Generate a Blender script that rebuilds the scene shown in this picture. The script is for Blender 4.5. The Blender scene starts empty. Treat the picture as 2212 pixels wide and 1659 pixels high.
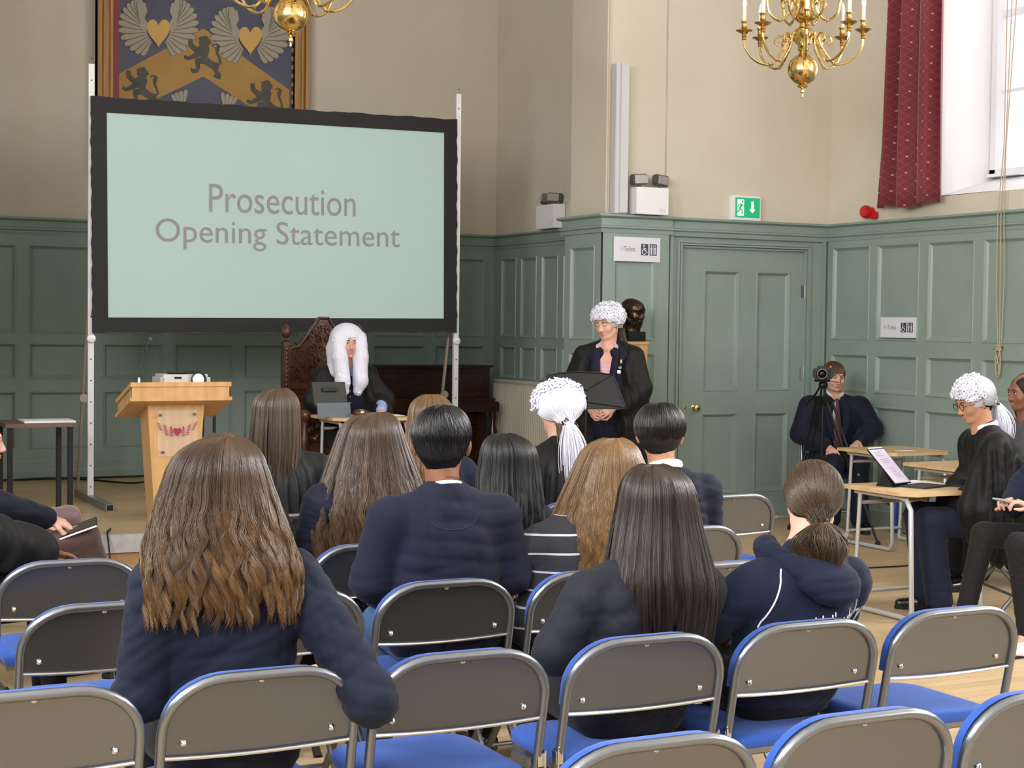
import bpy, bmesh, math, random
import numpy as np
import openvdb as vdb
from mathutils import Vector, Matrix, Euler
from mathutils.bvhtree import BVHTree
PI = math.pi
COL = bpy.context.scene.collection
SC = bpy.context.scene
# ---------------------------------------------------------------- camera model (metres; photo frame 2212x1659)
YAW, PIT, ROL, FPX, HC = .46497, -.037067, .01196, 3485., 1.62
_f = np.array([math.sin(YAW)*math.cos(PIT), math.cos(YAW)*math.cos(PIT), math.sin(PIT)])
_r0 = np.array([math.cos(YAW), -math.sin(YAW), 0.]); _u0 = np.cross(_r0, _f)
_R = _r0*math.cos(ROL)+_u0*math.sin(ROL); _U = -_r0*math.sin(ROL)+_u0*math.cos(ROL)
def _ray(x, y): return _f+_R*(x-1106)/FPX-_U*(y-829.5)/FPX
def at_y(x, y, Y):
    d = _ray(x, y); return Vector((0, 0, HC))+Vector(d*Y/d[1])
def at_x(x, y, X):
    d = _ray(x, y); return Vector((0, 0, HC))+Vector(d*X/d[0])
def at_z(x, y, z):
    d = _ray(x, y); return Vector((0, 0, HC))+Vector(d*(z-HC)/d[2])
cd = bpy.data.cameras.new('camera'); cam = bpy.data.objects.new('camera', cd); COL.objects.link(cam)
cd.sensor_width = 36; cd.lens = FPX/2212*36; cd.clip_start = .05; cd.clip_end = 200
cam.matrix_world = Matrix(((_R[0], _U[0], -_f[0], 0), (_R[1], _U[1], -_f[1], 0), (_R[2], _U[2], -_f[2], HC), (0, 0, 0, 1)))
SC.camera = cam
# ---------------------------------------------------------------- materials
def lin(h):
    if isinstance(h, str):
        c = [int(h[i:i+2], 16)/255 for i in (0, 2, 4)]
    else: c = h
    return tuple((x/12.92 if x <= .04045 else ((x+.055)/1.055)**2.4) for x in c)+(1,)
def mat(name, col, rough=.6, metal=0., spec=.5, bump=None, var=None, sheen=0, emit=None, trans=0, coat=0, grain=None, alpha=1, sss=0):
    """bump=(scale, strength, distance); var=(colour2, scale); grain=(colour2, scale vector)"""
    m = bpy.data.materials.new(name); m.use_nodes = True; nt = m.node_tree; b = nt.nodes['Principled BSDF']
    b.inputs['Base Color'].default_value = lin(col); b.inputs['Roughness'].default_value = rough
    b.inputs['Metallic'].default_value = metal; b.inputs['Specular IOR Level'].default_value = spec
    if coat: b.inputs['Coat Weight'].default_value = coat; b.inputs['Coat Roughness'].default_value = .12
    if sheen: b.inputs['Sheen Weight'].default_value = sheen; b.inputs['Sheen Roughness'].default_value = .5
    if trans: b.inputs['Transmission Weight'].default_value = trans; b.inputs['IOR'].default_value = 1.2
    if sss: b.inputs['Subsurface Weight'].default_value = sss; b.inputs['Subsurface Radius'].default_value = (.02, .008, .004); b.inputs['Subsurface Scale'].default_value = .5
    if alpha < 1: b.inputs['Alpha'].default_value = alpha
    if emit: b.inputs['Emission Color'].default_value = lin(emit[0]); b.inputs['Emission Strength'].default_value = emit[1]
    tc = nt.nodes.new('ShaderNodeTexCoord')
    def noise(scale, detail=4, vec=None):
        n = nt.nodes.new('ShaderNodeTexNoise'); n.inputs['Scale'].default_value = scale; n.inputs['Detail'].default_value = detail
        if vec:
            mp = nt.nodes.new('ShaderNodeMapping'); mp.inputs['Scale'].default_value = vec
            nt.links.new(tc.outputs['Object'], mp.inputs['Vector']); nt.links.new(mp.outputs['Vector'], n.inputs['Vector'])
        else: nt.links.new(tc.outputs['Object'], n.inputs['Vector'])
        return n
    if var or grain:
        c2, sc = var or (grain[0], 1.)
        n = noise(sc, 5, grain[1] if grain else None)
        rp = nt.nodes.new('ShaderNodeValToRGB'); rp.color_ramp.elements[0].position = .35; rp.color_ramp.elements[1].position = .68
        rp.color_ramp.elements[0].color = lin(col); rp.color_ramp.elements[1].color = lin(c2)
        nt.links.new(n.outputs['Fac'], rp.inputs['Fac']); nt.links.new(rp.outputs['Color'], b.inputs['Base Color'])
    if bump:
        n = noise(bump[0], 3); bp = nt.nodes.new('ShaderNodeBump'); bp.inputs['Strength'].default_value = bump[1]; bp.inputs['Distance'].default_value = bump[2]
        nt.links.new(n.outputs['Fac'], bp.inputs['Height']); nt.links.new(bp.outputs['Normal'], b.inputs['Normal'])
    return m
def hair_mat(name, dark, light, tip=None, rough=.38, spec=.5):
    m = bpy.data.materials.new(name); m.use_nodes = True; nt = m.node_tree; b = nt.nodes['Principled BSDF']
    b.inputs['Roughness'].default_value = rough; b.inputs['Specular IOR Level'].default_value = spec
    at = nt.nodes.new('ShaderNodeAttribute'); at.attribute_name = 'strand'
    sp = nt.nodes.new('ShaderNodeSeparateColor'); nt.links.new(at.outputs['Color'], sp.inputs['Color'])
    mx = nt.nodes.new('ShaderNodeMix'); mx.data_type = 'RGBA'; mx.inputs['A'].default_value = lin(dark); mx.inputs['B'].default_value = lin(light)
    nt.links.new(sp.outputs['Red'], mx.inputs['Factor']); last = mx.outputs['Result']
    if tip:
        mr = nt.nodes.new('ShaderNodeMapRange'); mr.inputs['From Min'].default_value = .3; mr.inputs['From Max'].default_value = 1.; mr.inputs['To Max'].default_value = .75
        nt.links.new(sp.outputs['Green'], mr.inputs['Value'])
        ml = nt.nodes.new('ShaderNodeMath'); ml.operation = 'MULTIPLY'; nt.links.new(mr.outputs['Result'], ml.inputs[0])
        ad = nt.nodes.new('ShaderNodeMath'); ad.operation = 'MULTIPLY_ADD'; ad.inputs[1].default_value = .8; ad.inputs[2].default_value = .25
        nt.links.new(sp.outputs['Red'], ad.inputs[0]); nt.links.new(ad.outputs[0], ml.inputs[1])
        m2 = nt.nodes.new('ShaderNodeMix'); m2.data_type = 'RGBA'; m2.inputs['B'].default_value = lin(tip)
        nt.links.new(ml.outputs[0], m2.inputs['Factor']); nt.links.new(last, m2.inputs['A']); last = m2.outputs['Result']
    nt.links.new(last, b.inputs['Base Color'])
    return m
# ---------------------------------------------------------------- mesh builder
class MB:
    def __init__(s): s.v = []; s.f = []; s.M = None
    def add(s, vs, fs):
        n = len(s.v); s.v += [tuple(s.M @ Vector(v)) if s.M else tuple(v) for v in vs]; s.f += [tuple(i+n for i in f) for f in fs]; return s
    def box(s, c, d, rot=None, bev=0):
        if bev:
            bm = bmesh.new(); bmesh.ops.create_cube(bm, size=1)
            for v in bm.verts: v.co = Vector((v.co[0]*d[0], v.co[1]*d[1], v.co[2]*d[2]))
            bmesh.ops.bevel(bm, geom=bm.edges[:], offset=bev, segments=2, affect='EDGES')
            bm.verts.index_update(); vs = [v.co.copy() for v in bm.verts]; fs = [[v.index for v in f.verts] for f in bm.faces]; bm.free()
        else:
            vs = [Vector((x*d[0]/2, y*d[1]/2, z*d[2]/2)) for x in (-1, 1) for y in (-1, 1) for z in (-1, 1)]
            fs = [(0, 1, 3, 2), (4, 6, 7, 5), (0, 4, 5, 1), (2, 3, 7, 6), (0, 2, 6, 4), (1, 5, 7, 3)]
        if rot is not None:
            R = rot if isinstance(rot, Matrix) else Euler(rot).to_matrix(); vs = [R @ v for v in vs]
        return s.add([v+Vector(c) for v in vs], fs)
    def span(s, a, b, bev=0):
        return s.box([(x+y)/2 for x, y in zip(a, b)], [abs(x-y) for x, y in zip(a, b)], bev=bev)
    def tube(s, pts, r, n=10, closed=False, caps=True, flat=1., up=None):
        pts = [Vector(p) for p in pts]; m = len(pts)
        rr = r if isinstance(r, (list, tuple)) else [r]*m
        t0 = None; vs = []; fs = []; nrm = None
        for i, p in enumerate(pts):
            if closed: t = (pts[(i+1) % m]-pts[i-1]).normalized()
            else: t = (pts[min(i+1, m-1)]-pts[max(i-1, 0)]).normalized()
            if nrm is None:
                a = Vector(up) if up else (Vector((0, 0, 1)) if abs(t.z) < .9 else Vector((1, 0, 0)))
                nrm = (a-t*a.dot(t)).normalized()
            else:
                nrm = (nrm-t*nrm.dot(t)); nrm = nrm.normalized() if nrm.length > 1e-6 else Vector((0, 0, 1))
            bi = t.cross(nrm)
            for k in range(n):
                a = 2*PI*k/n; vs.append(p+(nrm*math.cos(a)*flat+bi*math.sin(a))*rr[i])
        for i in range(m if closed else m-1):
            for k in range(n):
                a = i*n+k; b = i*n+(k+1) % n; c = ((i+1) % m)*n+(k+1) % n; d = ((i+1) % m)*n+k
                fs.append((a, b, c, d))
        if caps and not closed: fs += [tuple(reversed(range(n))), tuple(range((m-1)*n, m*n))]
        return s.add(vs, fs)
    def cyl(s, a, b, r0, r1=None, n=16): return s.tube([a, b], [r0, r0 if r1 is None else r1], n)
    def lathe(s, prof, c=(0, 0, 0), n=20, rot=None, lobes=0, la=0):
        vs = []; fs = []; R = Euler(rot).to_matrix() if rot else None
        for (r, z) in prof:
            for k in range(n):
                a = 2*PI*k/n; q = r*(1+la*math.cos(lobes*a)) if lobes else r
                v = Vector((q*math.cos(a), q*math.sin(a), z)); vs.append((R @ v if R else v)+Vector(c))
        for i in range(len(prof)-1):
            for k in range(n): fs.append((i*n+k, i*n+(k+1) % n, (i+1)*n+(k+1) % n, (i+1)*n+k))
        if prof[0][0] > 1e-5: fs.append(tuple(reversed(range(n))))
        if prof[-1][0] > 1e-5: fs.append(tuple(range((len(prof)-1)*n, len(prof)*n)))
        return s.add(vs, fs)
    def sphere(s, c, r, n=14, rot=None):
        r = (r, r, r) if not isinstance(r, (tuple, list)) else r
        m = n//2; vs = []; R = rot if isinstance(rot, Matrix) else (Euler(rot).to_matrix() if rot else None)
        for i in range(m+1):
            th = PI*i/m
            for k in range(n):
                a = 2*PI*k/n; v = Vector((r[0]*math.sin(th)*math.cos(a), r[1]*math.sin(th)*math.sin(a), r[2]*math.cos(th)))
                vs.append((R @ v if R else v)+Vector(c))
        fs = [(i*n+k, (i+1)*n+k, (i+1)*n+(k+1) % n, i*n+(k+1) % n) for i in range(m) for k in range(n)]
        return s.add(vs, fs)
    def prism(s, poly, o, ux, uy, th):
        """flat outline poly (2D) in the plane o + ux*a + uy*b, extruded by vector th"""
        o, ux, uy, th = Vector(o), Vector(ux), Vector(uy), Vector(th); n = len(poly)
        a = [o+ux*p[0]+uy*p[1] for p in poly]; b = [p+th for p in a]
        return s.add(a+b, [tuple(range(n)), tuple(reversed(range(n, 2*n)))]+[(i, i+n, (i+1) % n+n, (i+1) % n) for i in range(n)])
    def build(s, name, m, parent=None, ang=40, **k):
        me = bpy.data.meshes.new(name); me.from_pydata(s.v, [], s.f); me.validate(); me.update()
        bm = bmesh.new(); bm.from_mesh(me); bmesh.ops.remove_doubles(bm, verts=bm.verts, dist=1e-6); bmesh.ops.recalc_face_normals(bm, faces=bm.faces); bm.to_mesh(me); bm.free()
        return link(name, me, m, parent, ang, **k)
def link(name, me, m, parent=None, ang=40, **k):
    if m: me.materials.append(m)
    if ang:
        me.polygons.foreach_set('use_smooth', [True]*len(me.polygons))
        if ang < 180: me.set_sharp_from_angle(angle=math.radians(ang))
    o = bpy.data.objects.new(name, me); COL.objects.link(o)
    if parent: o.parent = parent
    return tag(o, **k)
def tag(o, label=None, cat=None, group=None, kind=None):
    if label: o['label'] = label
    if cat: o['category'] = cat
    if group: o['group'] = group
    if kind: o['kind'] = kind
    return o
def thing(name, loc, rz=0, label=None, cat=None, group=None):
    o = bpy.data.objects.new(name, None); COL.objects.link(o); o.location = loc; o.rotation_euler = (0, 0, rz); o.empty_display_size = .1
    return tag(o, label, cat, group)
def copy_tree(o, parent=None):
    c = o.copy(); COL.objects.link(c)
    if parent: c.parent = parent
    for ch in [x for x in COL.objects if x.parent == o]: copy_tree(ch, c)
    return c
def struct(o): o['kind'] = 'structure'; return o
def text_pts(body, size=1., extr=0.):
    cu = bpy.data.curves.new('t', 'FONT'); cu.body = body; cu.size = size; cu.extrude = extr; cu.align_x = 'CENTER'; cu.align_y = 'CENTER'; cu.resolution_u = 4
    ob = bpy.data.objects.new('t', cu); COL.objects.link(ob); bpy.context.view_layer.update()
    me = bpy.data.meshes.new_from_object(ob.evaluated_get(bpy.context.evaluated_depsgraph_get()))
    vs = [v.co.copy() for v in me.vertices]; fs = [tuple(p.vertices) for p in me.polygons]
    bpy.data.objects.remove(ob); bpy.data.curves.remove(cu); bpy.data.meshes.remove(me)
    return vs, fs
def text(name, body, w, h, o, ux, uy, m, parent, th=.001, shear=0):
    """flat lettering fitted in a w x h box centred at o"""
    vs, fs = text_pts(body)
    xs = [v.x for v in vs]; ys = [v.y for v in vs]; x0, x1, y0, y1 = min(xs), max(xs), min(ys), max(ys)
    ux, uy, o = Vector(ux), Vector(uy), Vector(o); n = ux.cross(uy)*th
    mb = MB(); q = []
    for v in vs:
        a = ((v.x-x0)/(x1-x0)-.5)*w; b = ((v.y-y0)/(y1-y0)-.5)*h; q.append(o+ux*(a+shear*b)+uy*b+n)
    mb.add(q, fs); return mb.build(name, m, parent, ang=0)
rnd = random.Random(7); NP = np.random.RandomState(5)
# palette
GREEN = mat('sage green eggshell paint', '8b9c96', .33, spec=.4, bump=(60, .05, .001), var=('869791', 3))
CREAM = mat('warm cream wall paint', 'd1c9bb', .75, var=('cbc2b3', 1.3), bump=(40, .08, .002))
CEIL = mat('white ceiling paint', 'e6e2da', .8)
WHITE = mat('white gloss paint', 'e9e9ee', .35)
BRASS = mat('polished brass', 'dfc283', .16, 1.)
BRASSD = mat('aged brass', 'c4a05e', .28, 1.)
OAKL = mat('light oak veneer', 'c69e6e', .4, grain=('b48a58', (22, 22, 1.1)))
BEECH = mat('beech desk top', 'd0b48c', .38, grain=('c2a378', (2, 18, 6)))
CHAIRMET = mat('gunmetal chair lacquer', '72767e', .30, .9, bump=(350, .05, .0005))
CHAIRTUBE = mat('grey chair tube', '7e838b', .28, .85)
CHROME = mat('bright metal', 'c9ccd0', .2, 1.)
BLUE = mat('royal blue upholstery', '2350a6', .9, sheen=.1, bump=(700, .3, .001), var=('1f4a9c', 9))
BLACK = mat('black plastic', '0d0d10', .45)
RUBBER = mat('black rubber', '111111', .8)
# ================================================================ the room
XR, YD, YB, XA, ZT, ST = 8.675, 11.213, 14.617, 7.13, 2.5, .2
XL, YF, ZC = -2.3, -4.0, 6.2
def wainscot(name, P, u, L, nrm, z0, cols, rows, z1=2.40, d=.022, m=GREEN):
    """raised frame and recessed panels standing out of a wall; P start, u along, nrm into the room"""
    P, u, nrm = Vector(P)+Vector(nrm)*.004, Vector(u), Vector(nrm); mb = MB(); up = Vector((0, 0, 1))
    def pt(a, z, h): return P+u*a+up*(z-P.z)+nrm*h
    us = sorted({0, L, *[x for c in cols for x in c]}); zs = sorted({z0, z1, *[x for r in rows for x in r]})
    for a0, a1 in zip(us, us[1:]):
        for b0, b1 in zip(zs, zs[1:]):
            if (a0, a1) in cols and (b0, b1) in rows:
                rings = []
                for ins, h in ((0, d), (.004, d+.006), (.012, d+.006), (.02, d-.008), (.034, .004), (.036, .002)):
                    rings.append([pt(a0+ins, b0+ins, h), pt(a1-ins, b0+ins, h), pt(a1-ins, b1-ins, h), pt(a0+ins, b1-ins, h)])
                vs = [p for r in rings for p in r]; fs = []
                for i in range(len(rings)-1):
                    for k in range(4): fs.append((i*4+k, i*4+(k+1) % 4, i*4+4+(k+1) % 4, i*4+4+k))
                n = (len(rings)-1)*4; fs.append((n, n+1, n+2, n+3)); mb.add(vs, fs)
            else: mb.add([pt(a0, b0, d), pt(a1, b0, d), pt(a1, b1, d), pt(a0, b1, d)], [(0, 1, 2, 3)])
    return struct(mb.build(name, m, ang=30))
def rail(name, path, prof, m=GREEN, z=0):
    """stepped moulding: path of xy points with the room on the left side; prof list of (offset, z)"""
    n = len(path); P = [Vector(p) for p in path]; offs = []
    for i in range(n):
        ds = []
        if i > 0: ds.append((P[i]-P[i-1]).normalized())
        if i < n-1: ds.append((P[i+1]-P[i]).normalized())
        ns = [Vector((-q.y, q.x)) for q in ds]
        offs.append(ns[0] if len(ns) == 1 else (ns[0]+ns[1])/(1+ns[0].dot(ns[1])))
    vs = []; k = len(prof)
    for i in range(n):
        for (o, zz) in prof: q = P[i]+offs[i]*o; vs.append((q.x, q.y, zz+z))
    fs = [(i*k+j, (i+1)*k+j, (i+1)*k+j+1, i*k+j+1) for i in range(n-1) for j in range(k-1)]
    mb = MB().add(vs, fs); return struct(mb.build(name, m, ang=30))
floor_m = mat('pale oak strip floor', 'c4a684', .42, var=('b3936f', 2.5), spec=.4)
nt = floor_m.node_tree; b = nt.nodes['Principled BSDF']
br = nt.nodes.new('ShaderNodeTexBrick'); br.inputs['Scale'].default_value = 1; br.inputs['Brick Width'].default_value = .62; br.inputs['Row Height'].default_value = .075
br.inputs['Mortar Size'].default_value = .0012; br.inputs['Color1'].default_value = lin('c6af8d'); br.inputs['Color2'].default_value = lin('baa17c'); br.inputs['Mortar'].default_value = lin('8d7252')
tc = [n for n in nt.nodes if n.type == 'TEX_COORD'][0]; nt.links.new(tc.outputs['Object'], br.inputs['Vector'])
mx = nt.nodes.new('ShaderNodeMix'); mx.data_type = 'RGBA'; mx.blend_type = 'MULTIPLY'; mx.inputs['Factor'].default_value = .6
ns = nt.nodes.new('ShaderNodeTexNoise'); ns.inputs['Scale'].default_value = 1.; ns.inputs['Detail'].default_value = 6
mp = nt.nodes.new('ShaderNodeMapping'); mp.inputs['Scale'].default_value = (1.5, 30, 1); nt.links.new(tc.outputs['Object'], mp.inputs['Vector']); nt.links.new(mp.outputs['Vector'], ns.inputs['Vector'])
cr = nt.nodes.new('ShaderNodeValToRGB'); cr.color_ramp.elements[0].color = (.8, .77, .72, 1); cr.color_ramp.elements[1].color = (1, 1, 1, 1); cr.color_ramp.elements[0].position = .3
nt.links.new(ns.outputs['Fac'], cr.inputs['Fac']); nt.links.new(br.outputs['Color'], mx.inputs['A']); nt.links.new(cr.outputs['Color'], mx.inputs['B']); nt.links.new(mx.outputs['Result'], b.inputs['Base Color'])
struct(MB().span((XL-.3, YF-.3, -.1), (XR+.3, YB+.3, 0)).build('floor', floor_m, ang=0))
struct(MB().span((XL-.3, YF-.3, ZC), (XR+.6, YB+.3, ZC+.1)).build('ceiling', CEIL, ang=0))
struct(MB().span((1.0, YB, 0), (XA+.3, YB+.3, ZC)).build('wall_back', CREAM, ang=0))
struct(MB().span((XL-.3, YD+.02, 0), (1.62, YD+.6, ZC)).span((.9, YD+.5, 0), (1.2, YB+.1, ZC)).build('wall_stage_left', CREAM, ang=0))
# alcove side wall: upper part a little set back, block beside the door
struct(MB().span((XA, YD+.55, 0), (XA+.3, YB, ZC)).build('wall_alcove', CREAM, ang=0))
mb = MB(); mb.span((6.45, YD+.02, 0), (7.02, YD+.6, ZC)); mb.span((7.0, YD+.3, 0), (XA+.3, YD+.6, ZC)); struct(mb.build('wall_pier', CREAM, ang=0))
door_w0, door_w1, door_h = 7.19, 8.43, 2.275
mb = MB(); mb.span((XA, YD+.06, 0), (door_w0, YD+.36, ZC)); mb.span((door_w1, YD+.06, 0), (XR+.3, YD+.36, ZC)); mb.span((door_w0, YD+.06, door_h), (door_w1, YD+.36, ZC)); mb.span((7.0, YD+.02, 2.46), (XR+.1, YD+.07, ZC))
struct(mb.build('wall_door', CREAM, ang=0))
# right wall with three tall windows; the first one shows in the photo
WY0, WY1, WZ0, WZ1 = 7.75, 9.87, 2.805, 5.6
wins = [(WY0, WY1), (3.9, 5.8), (.2, 2.1), (-3.4, -1.5)]
mb = MB(); e = sorted([YF]+[y for w in wins for y in w]+[YD+.36])
TH = .62
for i in range(0, len(e), 2): mb.span((XR, e[i], 0), (XR+TH, e[i+1], ZC))
for (y0, y1) in wins: mb.span((XR, y0, 0), (XR+TH, y1, WZ0-.145)); mb.span((XR, y0, WZ1), (XR+TH, y1, ZC))
struct(mb.build('wall_right', CREAM, ang=0))
mb = MB(); e = sorted([YF]+[y for w in wins[1:] for y in w]+[YB+.3])
for i in range(0, len(e), 2): mb.span((XL-.3, e[i], 0), (XL, e[i+1], ZC))
for (y0, y1) in wins[1:]: mb.span((XL-.3, y0, 0), (XL, y1, WZ0)); mb.span((XL-.3, y0, WZ1), (XL, y1, ZC))
struct(mb.build('wall_left', CREAM, ang=0))
mb = MB(); mb.span((XL, YF-.3, 0), (-1.2, YF, ZC)); mb.span((5.5, YF-.3, 0), (XR+.3, YF, ZC)); mb.span((-1.2, YF-.3, 0), (5.5, YF, 1.6)); mb.span((-1.2, YF-.3, 5.2), (5.5, YF, ZC))
struct(mb.build('wall_rear', CREAM, ang=0))
# windows: splayed reveals, sloped sill, sash frame and panes
SKYG = mat('clear window glass', 'ffffff', .03, alpha=.08)
REV = mat('white reveal paint', 'e4e4e8', .6)
def window(k, y0, y1):
    mb = MB(); f = .07  # splay: opening at outer side is narrower
    xo = XR+TH-.1; a, b_, c, d_ = (XR, y0), (xo, y0+f), (XR, y1), (xo, y1-f)
    mb.add([(a[0], a[1], WZ0-.14), (b_[0], b_[1], WZ0+.02), (b_[0], b_[1], WZ1), (a[0], a[1], WZ1)], [(0, 1, 2, 3)])
    mb.add([(c[0], c[1], WZ0-.14), (d_[0], d_[1], WZ0+.02), (d_[0], d_[1], WZ1), (c[0], c[1], WZ1)], [(0, 1, 2, 3)])
    mb.add([(XR, y0, WZ0-.14), (xo, y0+f, WZ0+.02), (xo, y1-f, WZ0+.02), (XR, y1, WZ0-.14)], [(0, 1, 2, 3)])
    mb.add([(XR, y0, WZ1), (xo, y0+f, WZ1-.1), (xo, y1-f, WZ1-.1), (XR, y1, WZ1)], [(0, 1, 2, 3)])
    w = struct(mb.build('window_%d' % k, REV, ang=0))
    y0, y1 = y0+f, y1-f; fr = MB(); z0, z1 = WZ0+.02, WZ1-.1
    for yy in (y0+.03, y1-.03): fr.box((xo-.02, yy, (z0+z1)/2), (.09, .06, z1-z0))
    for zz in (z0+.03, z1-.03): fr.box((xo-.02, (y0+y1)/2, zz), (.09, y1-y0, .06))
    fr.box((xo-.055, (y0+y1)/2, z0+.012), (.1, y1-y0-.02, .025))
    for kk in (1, 2): fr.box((xo, y0+(y1-y0)*kk/3, (z0+z1)/2), (.03, .022, z1-z0))
    for zz in (3.5, 4.11, 4.75): fr.box((xo, (y0+y1)/2, zz), (.05 if zz == 4.11 else .03, y1-y0, .05 if zz == 4.11 else .022))
    fr.build('window_frame', WHITE, w, ang=30)
    MB().box((xo+.004, (y0+y1)/2, (z0+z1)/2), (.004, y1-y0, z1-z0)).build('window_pane', SKYG, w, ang=0)
    return w
for k, (y0, y1) in enumerate(wins): window(k+1, y0, y1)
# panelling
rows = [(.47, .98), (1.085, 1.405), (1.49, 2.27)]
cols = [(round(2.56+.6505*k, 3), round(2.56+.6505*k+.545, 3)) for k in range(-2, 7)]
cols = [(a-1.2, b-1.2) for a, b in cols]
wainscot('trim_1', (1.2, YB, 0), (1, 0, 0), XA-1.2, (0, -1, 0), ST, cols, rows)
yb0 = YD+.6
L = YB-yb0; cA = [(round(.19+k*.43, 3), round(.19+k*.43+.33, 3)) for k in range(7)]
wainscot('trim_2', (XA, YB, 0), (0, -1, 0), L, (-1, 0, 0), ST, cA, rows)
wainscot('trim_3', (6.43, YD+.6, 0), (0, -1, 0), .6, (-1, 0, 0), 0, [(.09, .50)], [(.3, 1.0), (1.11, 1.40), (1.5, 2.26)])
wainscot('trim_4', (6.43-.022, YD, 0), (1, 0, 0), .60, (0, -1, 0), 0, [(.10, .50)], [(.3, 1.0), (1.11, 1.40), (1.5, 2.26)])
MB().span((7.0, YD-.022, 0), (7.03, YD+.1, 2.40)).build('trim_5', GREEN, ang=0, kind='structure')
rr = [(.3, .98), (1.085, 1.405), (1.52, 2.31)]
ys = [at_x(x, 600, XR).y for x in (1803, 1884, 1899, 1991, 2009, 2110, 2129, 2238)]
cR = [(YD-ys[i], YD-ys[i+1]) for i in range(0, 8, 2)]; stp = (cR[3][0]-cR[1][0])/2; wd = cR[2][1]-cR[2][0]
k = 4
while cR[-1][1] < YD-YF-1.: cR.append((cR[3][0]+stp*(k-3), cR[3][0]+stp*(k-3)+wd)); k += 1
wainscot('trim_6', (XR, YD, 0), (0, -1, 0), YD-YF, (-1, 0, 0), 0, [(round(a, 3), round(b_, 3)) for a, b_ in cR], rr)
path = [(XR, YF), (XR, YD+.03), (7.035, YD+.03), (7.035, YD), (6.42, YD), (6.42, YD+.62), (XA, YD+.62), (XA, YB), (1.2, YB), (1.2, YD+.62), (1.64, YD+.62), (1.64, YD), (XL, YD), (XL, YF)]
# dado rail (room on the left when walking the path anticlockwise)
prof = [(.0, 2.36), (.03, 2.36), (.034, 2.385), (.03, 2.39), (.045, 2.40), (.045, 2.412), (.026, 2.418), (.026, 2.475), (.05, 2.485), (.06, 2.49), (.06, 2.507), (.0, 2.512)]
rail('trim_7', path, prof)
rail('baseboard_right', [(XR, YF), (XR, YD-.02)], [(.0, .0), (.045, 0), (.045, .12), (.036, .135), (.03, .17), (.022, .19)])
rail('baseboard_back', [(XA, YD+.62), (XA, YB), (1.2, YB)], [(.045, ST), (.045, .27), (.034, .285), (.034, .36), (.022, .375)])
rail('baseboard_pier', [(7.03, YD), (6.42, YD), (6.42, YD+.6)], [(.045, 0), (.045, .12), (.036, .135), (.03, .17), (.022, .19)])
wainscot('trim_13', (XL, YD, 0), (1, 0, 0), 1.62-XL, (0, -1, 0), 0, [(round(.2+.63*k, 3), round(.2+.63*k+.5, 3)) for k in range(6)], [(.3, .98), (1.085, 1.405), (1.5, 2.27)])
wainscot('trim_14', (1.62, YD+.0, 0), (0, 1, 0), .6, (1, 0, 0), 0, [(.09, .50)], [(.3, 1.0), (1.11, 1.40), (1.5, 2.26)])
wainscot('trim_15', (XL, YF, 0), (0, 1, 0), YD-YF, (1, 0, 0), 0, [(round(.3+.75*k, 3), round(.3+.75*k+.62, 3)) for k in range(19)], rr)
# door and its casing
mb = MB()
for (x0, x1, y0, y1) in ((7.0, 7.165, 0, 2.47), (8.455, XR, 0, 2.47)): mb.span((x0, YD+.03, y0), (x1, YD+.1, y1))
mb.span((7.165, YD+.03, 2.30), (8.455, YD+.1, 2.47))
for i, (ins, h, w) in enumerate(((0, .02, .02), (.025, .028, .014), (.045, .012, .012))):
    a, b_, t = door_w0-.055+ins, door_w1+.055-ins, door_h+.05-ins
    y = YD+.03-h
    mb.span((a, y, 0), (a+w, YD+.06, t)); mb.span((b_-w, y, 0), (b_, YD+.06, t)); mb.span((a+w, y+.0006, t-w), (b_-w, YD+.06, t))
for xx in (7.055, 8.60): mb.span((xx, YD-.0, 0), (xx+.03, YD+.05, 2.37))
mb.span((7.085, YD+.001, 2.355), (8.60, YD+.05, 2.375))
struct(mb.build('trim_8', GREEN, ang=0))
dp = []
for (xa, xb) in ((1516, 1594), (1629, 1703)):
    dp.append((round(at_y(xa, 880, YD+.05).x-door_w0-.008, 3), round(at_y(xb, 880, YD+.05).x-door_w0-.008, 3)))
d = wainscot('door_1', (door_w0+.008, YD+.085, 0), (1, 0, 0), door_w1-door_w0-.016, (0, -1, 0), .012, dp, [(.22, .90), (1.08, 2.09)], z1=door_h-.008, d=.03)
kn = MB(); x0 = at_y(1503, 881, YD+.02)
kn.lathe([(.027, 0), (.027, .006), (.010, .012), (.009, .03), (.02, .036), (.028, .05), (.026, .062), (.012, .07), (0, .071)], (x0.x, YD+.055, x0.z), rot=(PI/2, 0, 0)); kn.build('door_knob', BRASS, d)
kh = MB(); x1 = at_y(1484, 881, YD+.02); kh.sphere((x1.x, YD+.053, x1.z), (.013, .004, .02)); kh.build('keyhole_cover', BRASSD, d)
for zz in (1.93, .95+.28): MB().cyl((door_w1+.003, YD+.03, zz-.06), (door_w1+.003, YD+.03, zz+.06), .012).box((door_w1+.003, YD+.045, zz), (.05, .02, .1)).build('hinge', CHROME if zz < 1.5 else CHAIRTUBE, d)
# stage
MB().span((XL, 10.636, 0), (6.15, YB, ST)).span((6.15, YD+.66, 0), (XA, YB, ST)).build('trim_10', floor_m, ang=0, kind='structure')
ALU = mat('scuffed aluminium edging', 'c9c9cd', .5, .3, var=('b5b5bb', 14))
MB().span((XL, 10.60, .085), (6.15, 10.66, ST+.004)).build('trim_11', ALU, ang=0, kind='structure')
MB().span((XL, 10.615, .0), (6.15, 10.64, .087)).build('trim_12', mat('orange varnished riser', 'a98660', .4, grain=('9a7650', (2, 2, 30))), ang=0, kind='structure')
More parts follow.
